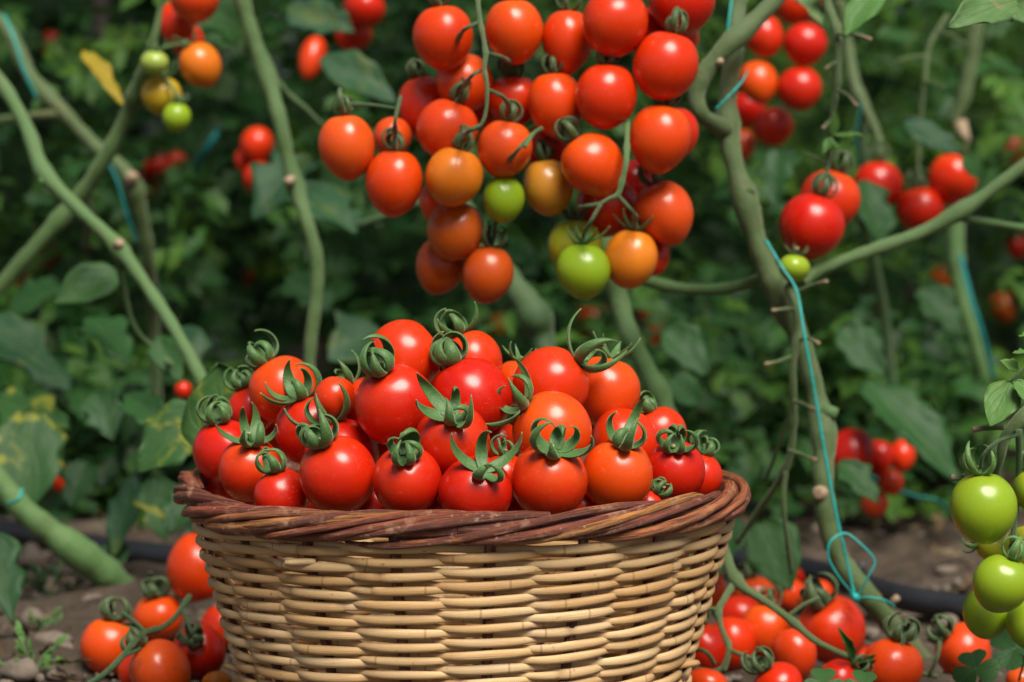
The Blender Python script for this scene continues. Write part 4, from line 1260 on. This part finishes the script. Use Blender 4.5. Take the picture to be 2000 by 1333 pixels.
# --- the truss lying right of the basket
p16 = empty('fruit_truss', P(1420, 1300, 1.4), 'grey-green branching fruit stalk arching over the fallen tomatoes right of the basket', 'fruit stalk')
TD = 1.335
stem(p16, [(1385, 1010, 1.42), (1412, 1070, 1.39), (1430, 1120, 1.37), (1452, 1148, 1.36), (1490, 1172, 1.355), (1545, 1212, 1.345), (1590, 1250, 1.335), (1650, 1280, 1.33), (1700, 1296, 1.33), (1760, 1308, 1.335), (1830, 1322, 1.34)],
     [24, 24, 23, 21, 17, 15, 14, 13, 12, 11, 11], 'stem_grey', nodes=(0.33, 0.55), seg=12)
stem(p16, [(1434, 1140, 1.365), (1415, 1170, 1.355), (1403, 1196, 1.35), (1410, 1230, 1.345), (1424, 1268, 1.335), (1412, 1310, 1.335)], [16, 14, 13, 12, 12, 14], 'stem_grey', 'side_stalk', nodes=(0.4, 0.72))
stem(p16, [(1404, 1192, 1.35), (1385, 1189, 1.35), (1362, 1190, 1.355)], 9, 'stem_grey', 'side_stalk')
stem(p16, [(1424, 1270, 1.335), (1450, 1280, 1.33), (1486, 1292, 1.33)], 9, 'stem_grey', 'side_stalk')
stem(p16, [(1412, 1306, 1.335), (1390, 1312, 1.335), (1340, 1300, 1.34)], [12, 11, 10], 'stem_dark', 'side_stalk')
stem(p16, [(1396, 1298, 1.33), (1380, 1275, 1.325), (1360, 1270, 1.33), (1346, 1284, 1.335)], 9, 'stem_dark', 'side_stalk')
stem(p16, [(1540, 1204, 1.347), (1570, 1182, 1.345), (1600, 1168, 1.345)], [9, 9, 10], 'stem_grey', 'side_stalk')
stem(p16, [(1735, 1302, 1.333), (1756, 1270, 1.33), (1772, 1236, 1.33)], [9, 9, 9], 'stem_grey', 'side_stalk')
stem(p16, [(1815, 1318, 1.338), (1830, 1285, 1.335), (1836, 1254, 1.34)], [9, 9, 9], 'stem_grey', 'side_stalk')
leaf(p16, (1668, 1296, 1.325), (1646, 1232, 1.31), 20, 'leaf', 0.8, (0.3, -0.9, 0.2), 95, serr=0.02, fold=0.8)
leaf(p16, (1664, 1296, 1.32), (1780, 1268, 1.34), 9, 'leaf', 0.7, (0, -0.9, 0.4), 96, serr=0.0)
p17 = empty('fruit_truss', P(300, 1300, 1.4), 'dark green fruit stalk forking between the tomatoes on the soil left of the basket', 'fruit stalk')
stem(p17, [(170, 1340, 1.30), (205, 1316, 1.30), (238, 1284, 1.305), (262, 1256, 1.32), (285, 1236, 1.335), (312, 1228, 1.345), (340, 1208, 1.36), (360, 1180, 1.37), (370, 1165, 1.38)], [12, 12, 13, 12, 12, 12, 12, 12, 11], 'stem_dark', nodes=(0.35, 0.6))
stem(p17, [(285, 1236, 1.335), (262, 1214, 1.34), (236, 1196, 1.34)], 8, 'stem_dark', 'side_stalk')
stem(p17, [(356, 1184, 1.37), (366, 1215, 1.355), (376, 1240, 1.35)], 8, 'stem_dark', 'side_stalk')
stem(p17, [(238, 1284, 1.305), (275, 1268, 1.315)], 8, 'stem_dark', 'side_stalk')
p18 = empty('fruit_truss', P(935, 0, 1.3), 'long grey-green fruit stalk running down the front of the hanging cluster with short side stalks', 'fruit stalk')
stem(p18, [(930, -80, 1.33), (933, 0, 1.315), (938, 45, 1.31), (948, 101, 1.305), (946, 135, 1.302), (951, 171, 1.30), (949, 218, 1.30), (938, 246, 1.30), (915, 258, 1.30)], [12, 11, 11, 10, 9.5, 9, 8, 7, 6], 'stem_grey', nodes=(0.25, 0.43, 0.55, 0.68), seg=10)
p19 = empty('fruit_truss', P(1220, 250, 1.33), 'thin forked fruit stalk coming down between the red tomatoes to the green and orange ones', 'fruit stalk')
stem(p19, [(1232, 180, 1.38), (1226, 233, 1.35), (1224, 290, 1.335), (1222, 322, 1.33), (1214, 358, 1.33), (1206, 381, 1.33), (1190, 388, 1.33), (1174, 398, 1.33)], [12, 12, 11, 12, 11, 12, 9, 8], 'stem', nodes=(0.6, 0.82), seg=10)
stem(p19, [(1060, 250, 1.335), (1042, 262, 1.335), (1025, 288, 1.33)], [9, 8, 7], 'stem', 'side_stalk')

# ------------------------------------------------------------------ twine
def twine(label, pts, w=7, mat='twine'):
    o = empty('twine', P(*pts[0]), label, 'twine', 'teal twine tying up the plants')
    mb = MB()
    cr = catmull([tuple(P(*q)) for q in pts], 8)
    r = w * pts[0][2] / F / 2
    mb.tube([Vector(c) for c in cr], [r * (1 + 0.10 * math.sin(i * 1.7)) for i in range(len(cr))], 8, 0.5, flat=0.55)
    mb.build('strand', M[mat], o, origin=o.location)
    return o


tw = twine('bright teal twine running down the main right stem to a loose knotted loop', [(1496, 470, 1.42), (1528, 524, 1.415), (1556, 570, 1.41), (1572, 660, 1.40), (1590, 760, 1.40), (1610, 880, 1.40), (1628, 980, 1.40), (1648, 1070, 1.40), (1668, 1158, 1.40), (1674, 1172, 1.40)], 11)
for nm, pts, w in (('loop', [(1672, 1168, 1.395), (1640, 1130, 1.39), (1618, 1090, 1.39), (1622, 1058, 1.39), (1650, 1042, 1.392), (1680, 1062, 1.39), (1708, 1096, 1.39), (1694, 1130, 1.39), (1674, 1166, 1.395)], 7),
                   ('loose_end', [(1672, 1168, 1.395), (1700, 1168, 1.39), (1730, 1174, 1.39), (1746, 1186, 1.395)], 8)):
    mb = MB()
    cr = catmull([tuple(P(*q)) for q in pts], 8)
    mb.tube([Vector(c) for c in cr], w * 1.4 / F / 2, 8, 0.5, flat=0.6)
    mb.build(nm, M['twine'], tw, origin=tw.location)
mb = MB()
mb.tube([P(1664, 1158, 1.39), P(1670, 1166, 1.385), P(1677, 1174, 1.39)], [0.0016, 0.0027, 0.0016], 8, 0.5, rough=0.2)
mb.build('knot', M['twine'], tw, origin=tw.location)
twine('short teal twine slanting across the main stem beside the elbow', [(1398, 214, 1.425), (1420, 192, 1.425), (1446, 164, 1.43), (1460, 140, 1.45)], 8)
twine('blurred teal twine along the yellowish stem at the upper left', [(8, 30, 1.80), (26, 70, 1.79), (48, 140, 1.79), (72, 192, 1.80)], 8)
twine('dark teal twine hanging behind the crossing stalks at left', [(206, 310, 1.80), (228, 350, 1.79), (248, 420, 1.79), (268, 475, 1.8)], 9, 'twine_dark')
twine('blurred teal strap round the grey-green stem at upper left', [(440, 215, 2.06), (425, 255, 2.04), (402, 292, 2.04), (380, 330, 2.06)], 14, 'twine_dark')
twine('blurred teal line crossing low behind the main right stem', [(1690, 925, 1.80), (1740, 952, 1.78), (1790, 970, 1.77), (1830, 978, 1.77), (1860, 1004, 1.8)], 11, 'twine_dark')
twine('dark blurred teal strap beside the right back stem', [(1876, 500, 1.92), (1896, 580, 1.9), (1918, 650, 1.9), (1940, 740, 1.92)], 15, 'twine_dark')
twine('teal cord along the blurred stem under the three soft red tomatoes', [(1682, 200, 1.82), (1672, 280, 1.82), (1690, 400, 1.84)], 6, 'twine_dark')
twine('teal tie round the thick slanting stem at lower left', [(14, 985, 1.55), (36, 976, 1.545), (44, 956, 1.55)], 9)
twine('teal thread behind the top of the hanging cluster', [(1432, -20, 1.455), (1424, 40, 1.45), (1418, 90, 1.45)], 7)
# ------------------------------------------------------------------ grey post, hoses
po = P(160, 500, 2.3)
post = empty('support_post', (po.x, po.y, 0), 'blurred grey wooden post standing behind the left stems', 'post')
mb = MB()
mb.tube([(po.x + 0.02 * k - 0.01, po.y, -0.05 + k * 0.3) for k in (0, 1, 2, 3)], [0.009, 0.009, 0.0085, 0.008], 10, 0.5, rough=0.1)
mb.build('pole', M['post'], post, origin=post.location)


def hose(label, pts, r=0.0085):
    q = [P(x, y, ground_d(y + 14, 0.004)) for x, y in pts]
    o = empty('drip_hose', q[0], label, 'hose')
    mb = MB()
    cr = catmull([tuple(v) for v in q], 8)
    mb.tube([Vector((c[0], c[1], r + 0.003)) for c in cr], r, 14, 0.5)
    mb.build('pipe', M['hose'], o, origin=o.location)
    for t in (0.35, 0.8):
        c = cr[int(t * (len(cr) - 1))]
        m2 = MB()
        b = Vector((c[0], c[1], 2 * r + 0.002))
        m2.tube([b, b + Vector((0.001, 0, 0.006)), b + Vector((0.002, 0, 0.008))], [0.004, 0.004, 0.0025], 10, 0.5)
        m2.build('dripper', M['drip'], o, origin=o.location)
    return o


hose('black drip irrigation hose on the soil behind the left side of the basket', [(-200, 1020), (30, 1046), (110, 1062), (230, 1080), (340, 1094), (560, 1110), (760, 1120)])
hose('black drip irrigation hose on the soil behind the fallen tomatoes at right', [(1380, 1090), (1560, 1118), (1680, 1150), (1770, 1178), (1860, 1194), (1980, 1214), (2200, 1250)])

# ------------------------------------------------------------------ ground
def axis(lo, hi, n, far):
    core = np.linspace(lo, hi, n)
    out = np.geomspace(0.05, far, 22)
    return np.concatenate([lo - out[::-1], core, hi + out])


gx, gy = axis(-0.75, 0.75, 260, 40), axis(0.9, 2.7, 300, 40)
X, Y = np.meshgrid(gx, gy, indexing='ij')
rs = np.random.RandomState(5)
Z = np.zeros_like(X)
for (fr, amp) in ((6, 0.006), (13, 0.005), (28, 0.0042), (60, 0.0032), (115, 0.0022)):
    for _ in range(5):
        an, p0 = rs.uniform(0, 6.28), rs.uniform(0, 6.28)
        Z += amp * 0.6 * np.sin(fr * rs.uniform(.8, 1.25) * (X * np.cos(an) + Y * np.sin(an)) + p0)
near = np.exp(-np.maximum(0, np.maximum(np.abs(X) - 0.9, np.abs(Y - 1.8) - 1.2)) * 3)
flatb = 1 - np.exp(-(((X - BX) ** 2 + (Y - BY) ** 2) / 0.14 ** 2) ** 2)
Z = (Z * flatb - 0.004) * near
nx, ny = X.shape
idx = np.arange(nx * ny).reshape(nx, ny)
faces = np.stack([idx[:-1, :-1], idx[1:, :-1], idx[1:, 1:], idx[:-1, 1:]], -1).reshape(-1, 4)
V = np.stack([X, Y, Z], -1).reshape(-1, 3)
ground = np_mesh('ground', V, faces, V[faces.ravel()][:, :2], np.full(len(V), 0.5), M['soil'])
tag(ground, kind='structure')


def clear(x, y, m):
    return all(math.hypot(x - q.x, y - q.y) > s + m for q, s in PLACED if q.z < 0.09)


def clod(mb, c, r, rr, tint=0.5):
    nu, nv = 9, 12
    ph = [rr.uniform(0, 6.28) for _ in range(6)]
    sc = (rr.uniform(.8, 1.3), rr.uniform(.8, 1.2), rr.uniform(.55, .85))
    vs, fs, us = [], [], []
    for i in range(nu + 1):
        th = math.pi * i / nu
        for k in range(nv):
            a = 2 * math.pi * k / nv
            q = r * (1 + 0.22 * math.sin(2 * a + ph[0]) * math.sin(th) + 0.11 * math.sin(3 * th + ph[1]) + 0.13 * math.sin(3 * a + 2 * th + ph[2]) + 0.07 * math.sin(5 * a + 4 * th + ph[3]) + 0.05 * math.sin(7 * th - 4 * a + ph[4]))
            vs.append(Vector(c) + Vector((q * sc[0] * math.sin(th) * math.cos(a), q * sc[1] * math.sin(th) * math.sin(a), q * sc[2] * math.cos(th))))
    for i in range(nu):
        for k in range(nv):
            k2 = (k + 1) % nv
            fs.append((i * nv + k, (i + 1) * nv + k, (i + 1) * nv + k2, i * nv + k2))
            us.append([(0, 0)] * 4)
    mb.add(vs, fs, us, tint)


gr = random.Random(11)
mb = MB()
for _ in range(2300):
    y = 1.28 + gr.random() ** 0.8 * 0.95
    x = gr.uniform(-0.24, 0.24 if gr.random() < 0.35 else 0.02) * y
    if (x - BX) ** 2 + (y - BY) ** 2 < 0.13 ** 2:
        continue
    r = 0.0012 + 0.0046 * gr.random() ** 6
    nu = gr.random()
    clod(mb, (x, y, r * 0.25), r, gr, nu)
gravel = mb.build('gravel', M['stone'])
tag(gravel, kind='stuff')
# dead leaf scraps and straw on the soil
mb = MB()
for _ in range(520):
    y = 1.3 + gr.random() * 0.95
    x = gr.uniform(-0.24, 0.24) * y
    if (x - BX) ** 2 + (y - BY) ** 2 < 0.15 ** 2:
        continue
    L = gr.uniform(0.008, 0.026)
    if not clear(x, y, L * 0.7):
        continue
    a = gr.uniform(0, 6.28)
    vs, fs, uv = leaf_grid(L, L * gr.uniform(0.15, 0.5), 6, 4, gr, serr=0.3, fold=gr.uniform(-.8, .8), droop=gr.uniform(-.5, .5), puck=.1)
    mt = frame(Vector((x, y, 0.003 + gr.random() * 0.005)), Vector((math.cos(a), math.sin(a), gr.uniform(-.1, .25))), Vector((gr.uniform(-.5, .5), gr.uniform(-.5, .5), 1)))
    mb.add([mt @ Vector(v) for v in vs], fs, [[uv[i] for i in f] for f in fs], gr.random())
litter = mb.build('leaf_litter', M['dry_leaf'])
tag(litter, kind='stuff')
STONES = [(105, 1252, 28, 'rounded brown stone on the soil beside the leftmost fallen tomato'), (130, 1276, 22, 'small pale stone in front of the rounded brown one'),
          (60, 1216, 36, 'broad flat pale stone at the left photo edge'), (130, 1106, 40, 'large brown clod beside the thick slanting stem'),
          (62, 1090, 30, 'brown clod behind the large one at left'), (40, 1310, 36, 'brown lump of earth at the bottom left corner'),
          (180, 1180, 24, 'small clod under the lower end of the slanting stem'), (1850, 1222, 26, 'brown stone just in front of the right hose'),
          (1700, 1240, 20, 'small grey stone between the main stem foot and the largest fallen tomato'), (1960, 1075, 26, 'dim brown stone on the soil behind the green cluster')]
for (px, py, rp, lab) in STONES:
    d = ground_d(py + rp * 0.4)
    c = P(px, py, d)
    m2 = MB()
    r = rp * d / F
    clod(m2, (0, 0, 0), r, gr, 0.5)
    o = m2.build('stone', M['stone'])
    o.location = (c.x, c.y, r * 0.45)
    sub = o.modifiers.new('round', 'SUBSURF')
    sub.levels = sub.render_levels = 1
    tag(o, lab, 'stone', 'stones lying on the soil')

# ------------------------------------------------------------------ clover and weeds
def clover(label, px, py, d, sz, leaves):
    base = P(px, py, d)
    o = empty('clover', base, label, 'clover', 'clover sprigs at the lower right')
    rr = random.Random(px)
    for (lx, ly, s) in leaves:
        top = P(lx, ly, d - 0.01 + rr.uniform(-0.01, 0.01))
        m2 = MB()
        m2.tube(catmull([tuple(base), tuple((base + top) / 2 + Vector((0.004, 0, 0.004))), tuple(top)], 5), 0.0007, 6, 0.4)
        m2.build('stem', M['stem'], o, origin=base)
        a0 = rr.uniform(0, 6.28)
        nrm = Vector((rr.uniform(-.3, .3), -0.62, 0.75)).normalized()
        e1 = nrm.cross(Vector((1, 0, 0))).normalized()
        e2 = nrm.cross(e1)
        for k in range(3):
            a = a0 + k * 2.094
            dv = e1 * math.cos(a) + e2 * math.sin(a)
            L = s * d / F
            vs, uv, fs = [], [], []
            nu_, nv_ = 10, 6
            for i in range(nu_ + 1):
                u = i / nu_
                for j in range(nv_ + 1):
                    v = j / nv_ * 2 - 1
                    w = L * 0.55 * (math.sin(math.pi * min(1, u * 0.62)) ** 0.9)
                    notch = 0.16 * (1 - abs(v)) * u * u
                    rnd = 0.30 * abs(v) ** 3 * u
                    vs.append((w * v, L * (u - notch - rnd), 0.22 * abs(w * v) - 0.1 * L * u * u))
                    uv.append((u, (v + 1) / 2))
            for i in range(nu_):
                for j in range(nv_):
                    q = i * (nv_ + 1) + j
                    fs.append((q, q + 1, q + nv_ + 2, q + nv_ + 1))
            mt = frame(top, dv, nrm)
            m3 = MB()
            m3.add([mt @ Vector(v) for v in vs], fs, [[uv[i] for i in f] for f in fs], 0.55 + rr.uniform(-.1, .1))
            m3.build('leaflet', M['leaf'], o, origin=base)


clover('three-leaved clover in front of the orange fallen tomato at right', 1905, 1352, 1.30, 40, [(1905, 1306, 52)])
clover('three-leaved clover below the lowest green tomatoes at the right edge', 1990, 1330, 1.31, 40, [(1980, 1268, 54)])
clover('clover sprig at the bottom photo edge below the largest fallen tomato', 1640, 1390, 1.26, 40, [(1610, 1336, 46), (1686, 1340, 44)])


def weed(label, px, py, spread, seed, mat='leaf_fresh', up=1.0):
    rr = random.Random(seed)
    d = ground_d(py)
    base = P(px, py, d)
    o = empty('weed', base, label, 'weed', 'weeds growing from the soil at left')
    for k in range(7):
        a = rr.uniform(-1.3, 1.3)
        ln = spread * d / F * rr.uniform(0.55, 1.1)
        dv = Vector((math.sin(a), rr.uniform(-.4, .4), up * (0.25 + 0.7 * math.cos(a)))).normalized()
        tip = base + dv * ln
        m2 = MB()
        m2.tube(catmull([tuple(base), tuple(base + dv * ln * .5 + Vector((0, 0, .004))), tuple(tip)], 4), 0.0006, 6, 0.4)
        m2.build('stem', M['stem'], o, origin=base)
        for q in range(3):
            b = base + dv * ln * (0.5 + 0.25 * q)
            lv = (dv + Vector((rr.uniform(-1, 1), rr.uniform(-.6, .2), rr.uniform(-.2, .6)))).normalized()
            L = ln * rr.uniform(0.3, 0.45)
            vs, fs, uv = leaf_grid(L, L * 0.45, 8, 4, rr)
            mt = frame(b, lv, Vector((rr.uniform(-.4, .4), -0.5, 0.8)))
            m3 = MB()
            m3.add([mt @ Vector(v) for v in vs], fs, [[uv[i] for i in f] for f in fs], rr.uniform(.3, .7))
            m3.build('leaf', M[mat], o, origin=base)


weed('feathery light green weed on the soil at the bottom left', 62, 1322, 78, 2)
weed('small green weed in front of the brown clods at left', 96, 1172, 72, 5, 'leaf')
weed('tiny fresh weed behind the rounded brown stone', 92, 1236, 40, 8)

# ------------------------------------------------------------------ foliage
def leaf_proto(seed, nu, nv):
    r = random.Random(seed)
    vs, fs, uv = leaf_grid(1.0, r.uniform(0.5, 0.7), nu, nv, r, serr=0.34, teeth=4, droop=r.uniform(.05, .35), fold=r.uniform(.1, .45), puck=0.04)
    return np.array(vs), np.array(fs), np.array(uv)


def mass(name, n, sampler, size, seed, nu=8, nv=4, mat='foliage', bright=None, kind='stuff', label=None):
    """Leaves gathered in drooping compound sprays, merged into one object."""
    r = random.Random(seed)
    protos = [leaf_proto(seed + i, nu, nv) for i in range(8)]
    VV, FF, UU, TT = [], [], [], []
    off = 0
    for _ in range(n):
        pos, tb = sampler(r)
        if pos is None:
            continue
        out = Vector((r.uniform(-1, 1), r.uniform(-1.2, 0.5), r.uniform(-0.55, 0.35))).normalized()
        up = Vector((r.uniform(-.4, .4), -0.45 + r.uniform(-.5, .4), 0.8)).normalized()
        m = frame(Vector((0, 0, 0)), out, up).to_3x3()
        ln = size * r.uniform(1.4, 2.4)
        tint0 = tb + r.gauss(0, 0.19)
        for k in range(7):
            t = 0.15 + 0.85 * (k // 2) / 3
            side = 0 if k == 6 else (1 if k % 2 else -1)
            s = size * r.uniform(0.65, 1.15) * (1.15 if k == 6 else 1)
            a = side * R_(r.uniform(45, 75))
            dl = m @ Vector((math.sin(a), math.cos(a), r.uniform(-.35, .1)))
            nl = m @ Vector((r.uniform(-.25, .25), r.uniform(-.25, .25), 1))
            mt = np.array(frame(Vector((0, 0, 0)), dl, nl).to_3x3())
            v, f, u = protos[r.randrange(8)]
            b = np.array(pos + m @ Vector((0, ln * t, -0.25 * ln * t * t)))
            VV.append((v * s) @ mt.T + b)
            FF.append(f + off)
            UU.append(u)
            TT.append(np.full(len(v), min(1, max(0, tint0 + r.gauss(0, 0.10)))))
            off += len(v)
    V, Fc, U, T = np.concatenate(VV), np.concatenate(FF), np.concatenate(UU), np.concatenate(TT)
    o = np_mesh(name, V, Fc, U[Fc.ravel()], T, M[mat])
    return tag(o, kind=kind)


def wall_sampler(r):
    y = 2.15 + 2.7 * r.random() ** 0.9
    hw = 0.26 * y + 0.42
    x = r.uniform(-hw, hw)
    z = r.uniform(0.05, 0.95) if r.random() < 0.85 else r.uniform(0.02, 0.2)
    px = 1000 + x / y * F
    py = 254 + (0.313 - z) / y * F
    if px > 1350 and py > 980:
        return None, 0
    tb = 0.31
    if px > 1350 and z > 0.25:
        tb = 0.78
    if r.random() < 0.10:
        tb += 0.3
    return Vector((x, y, z)), tb


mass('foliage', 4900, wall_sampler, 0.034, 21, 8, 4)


def fill_sampler(r):
    y = 1.98 + 0.3 * r.random()
    x = r.uniform(-0.26, 0.26) * y
    px = 1000 + x / y * F
    z = r.uniform(0.10, 0.52)
    py = 254 + (0.313 - z) / y * F
    if 1380 < px < 2000 and py > 900:
        return None, 0
    if r.random() < 0.45 and px > 1300:
        return None, 0
    return Vector((x, y, z)), 0.50 + (0.12 if px > 1350 else 0)


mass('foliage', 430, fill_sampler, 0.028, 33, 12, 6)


def low_sampler(r):
    y = 1.94 + 0.4 * r.random()
    left = r.random() < 0.5
    px = r.uniform(-60, 430) if left else r.uniform(1180, 1880)
    py = r.uniform(690, 1040) if left else r.uniform(600, 975)
    q = P(px, py, y)
    return q, 0.38 + (0.08 if not left else 0.0)


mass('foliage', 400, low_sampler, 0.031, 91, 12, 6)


def shade_canopy_sampler(r):  # unseen leaf canopy, added above the view to shade the background
    y = 1.86 + 3.1 * r.random()
    x = r.uniform(-1, 1) * (0.5 + 0.3 * y)
    if x > 0.25 and y > 2.0 and r.random() < 0.6:
        return None, 0
    return Vector((x, y, r.uniform(0.58, 1.05) + 0.04 * y)), 0.35


mass('foliage', 1000, shade_canopy_sampler, 0.058, 55, 6, 4)  # the added overhead shade canopy


def back_sampler(r):
    y = 4.9 + 0.5 * r.random()
    return Vector((r.uniform(-2.3, 2.3), y, r.uniform(0.0, 1.3))), 0.3


mass('foliage', 1300, back_sampler, 0.11, 77, 6, 4)

# ------------------------------------------------------------------ light, sky, camera
EL, AZ = R_(56), R_(22)
S = Vector((math.sin(AZ) * math.cos(EL), -math.cos(AZ) * math.cos(EL), math.sin(EL)))
sun = bpy.data.lights.new('sun', 'SUN')
sun.energy = 4.8
sun.angle = R_(33)
sun.color = (1.0, 0.94, 0.84)
so = bpy.data.objects.new('sun', sun)
so.rotation_mode = 'QUATERNION'
so.rotation_quaternion = S.to_track_quat('Z', 'Y')
so.location = S * 5
COL.objects.link(so)

w = bpy.data.worlds.new('World')
scene.world = w
w.use_nodes = True
nt = w.node_tree
bg = nt.nodes['Background']
sky = nt.nodes.new('ShaderNodeTexSky')
sky.sky_type = 'NISHITA'
sky.sun_disc = False
sky.sun_elevation = EL
sky.sun_rotation = math.atan2(S.x, S.y)
sky.air_density = 1.0
sky.dust_density = 3.0
# made-up bright cloud patches over the Nishita sky, added for varied highlights
tcw = nt.nodes.new('ShaderNodeTexCoord')
cl = nt.nodes.new('ShaderNodeTexNoise')
cl.inputs['Scale'].default_value = 2.3
cl.inputs['Detail'].default_value = 5.0
cl.inputs['Distortion'].default_value = 0.3
nt.links.new(tcw.outputs['Generated'], cl.inputs['Vector'])
crp = nt.nodes.new('ShaderNodeMapRange')
crp.inputs[1].default_value, crp.inputs[2].default_value = 0.50, 0.62
nt.links.new(cl.outputs['Fac'], crp.inputs[0])
mxw = nt.nodes.new('ShaderNodeMix')
mxw.data_type = 'RGBA'
nt.links.new(crp.outputs[0], mxw.inputs[0])
nt.links.new(sky.outputs[0], mxw.inputs[6])
mxw.inputs[7].default_value = (6.0, 6.0, 5.9, 1)
nt.links.new(mxw.outputs[2], bg.inputs[0])
bg.inputs[1].default_value = 0.05

cam = bpy.data.cameras.new('camera')
cam.lens = 85.0
cam.sensor_width = 36.0
cam.sensor_fit = 'HORIZONTAL'
cam.clip_start = 0.05
cam.clip_end = 500
cam.dof.use_dof = True
cam.dof.focus_distance = 1.165
cam.dof.aperture_fstop = 7.1
cam.dof.aperture_blades = 9
co = bpy.data.objects.new('camera', cam)
co.location = CAM
co.rotation_euler = (math.pi / 2 - PITCH, 0, 0)
COL.objects.link(co)
scene.camera = co

vs_ = scene.view_settings
vs_.view_transform = 'Standard'
vs_.look = 'None'
vs_.exposure = 0.38
vs_.gamma = 1.0
scene.cycles.use_denoising = True
scene.cycles.max_bounces = 8
scene.cycles.sample_clamp_indirect = 6.0
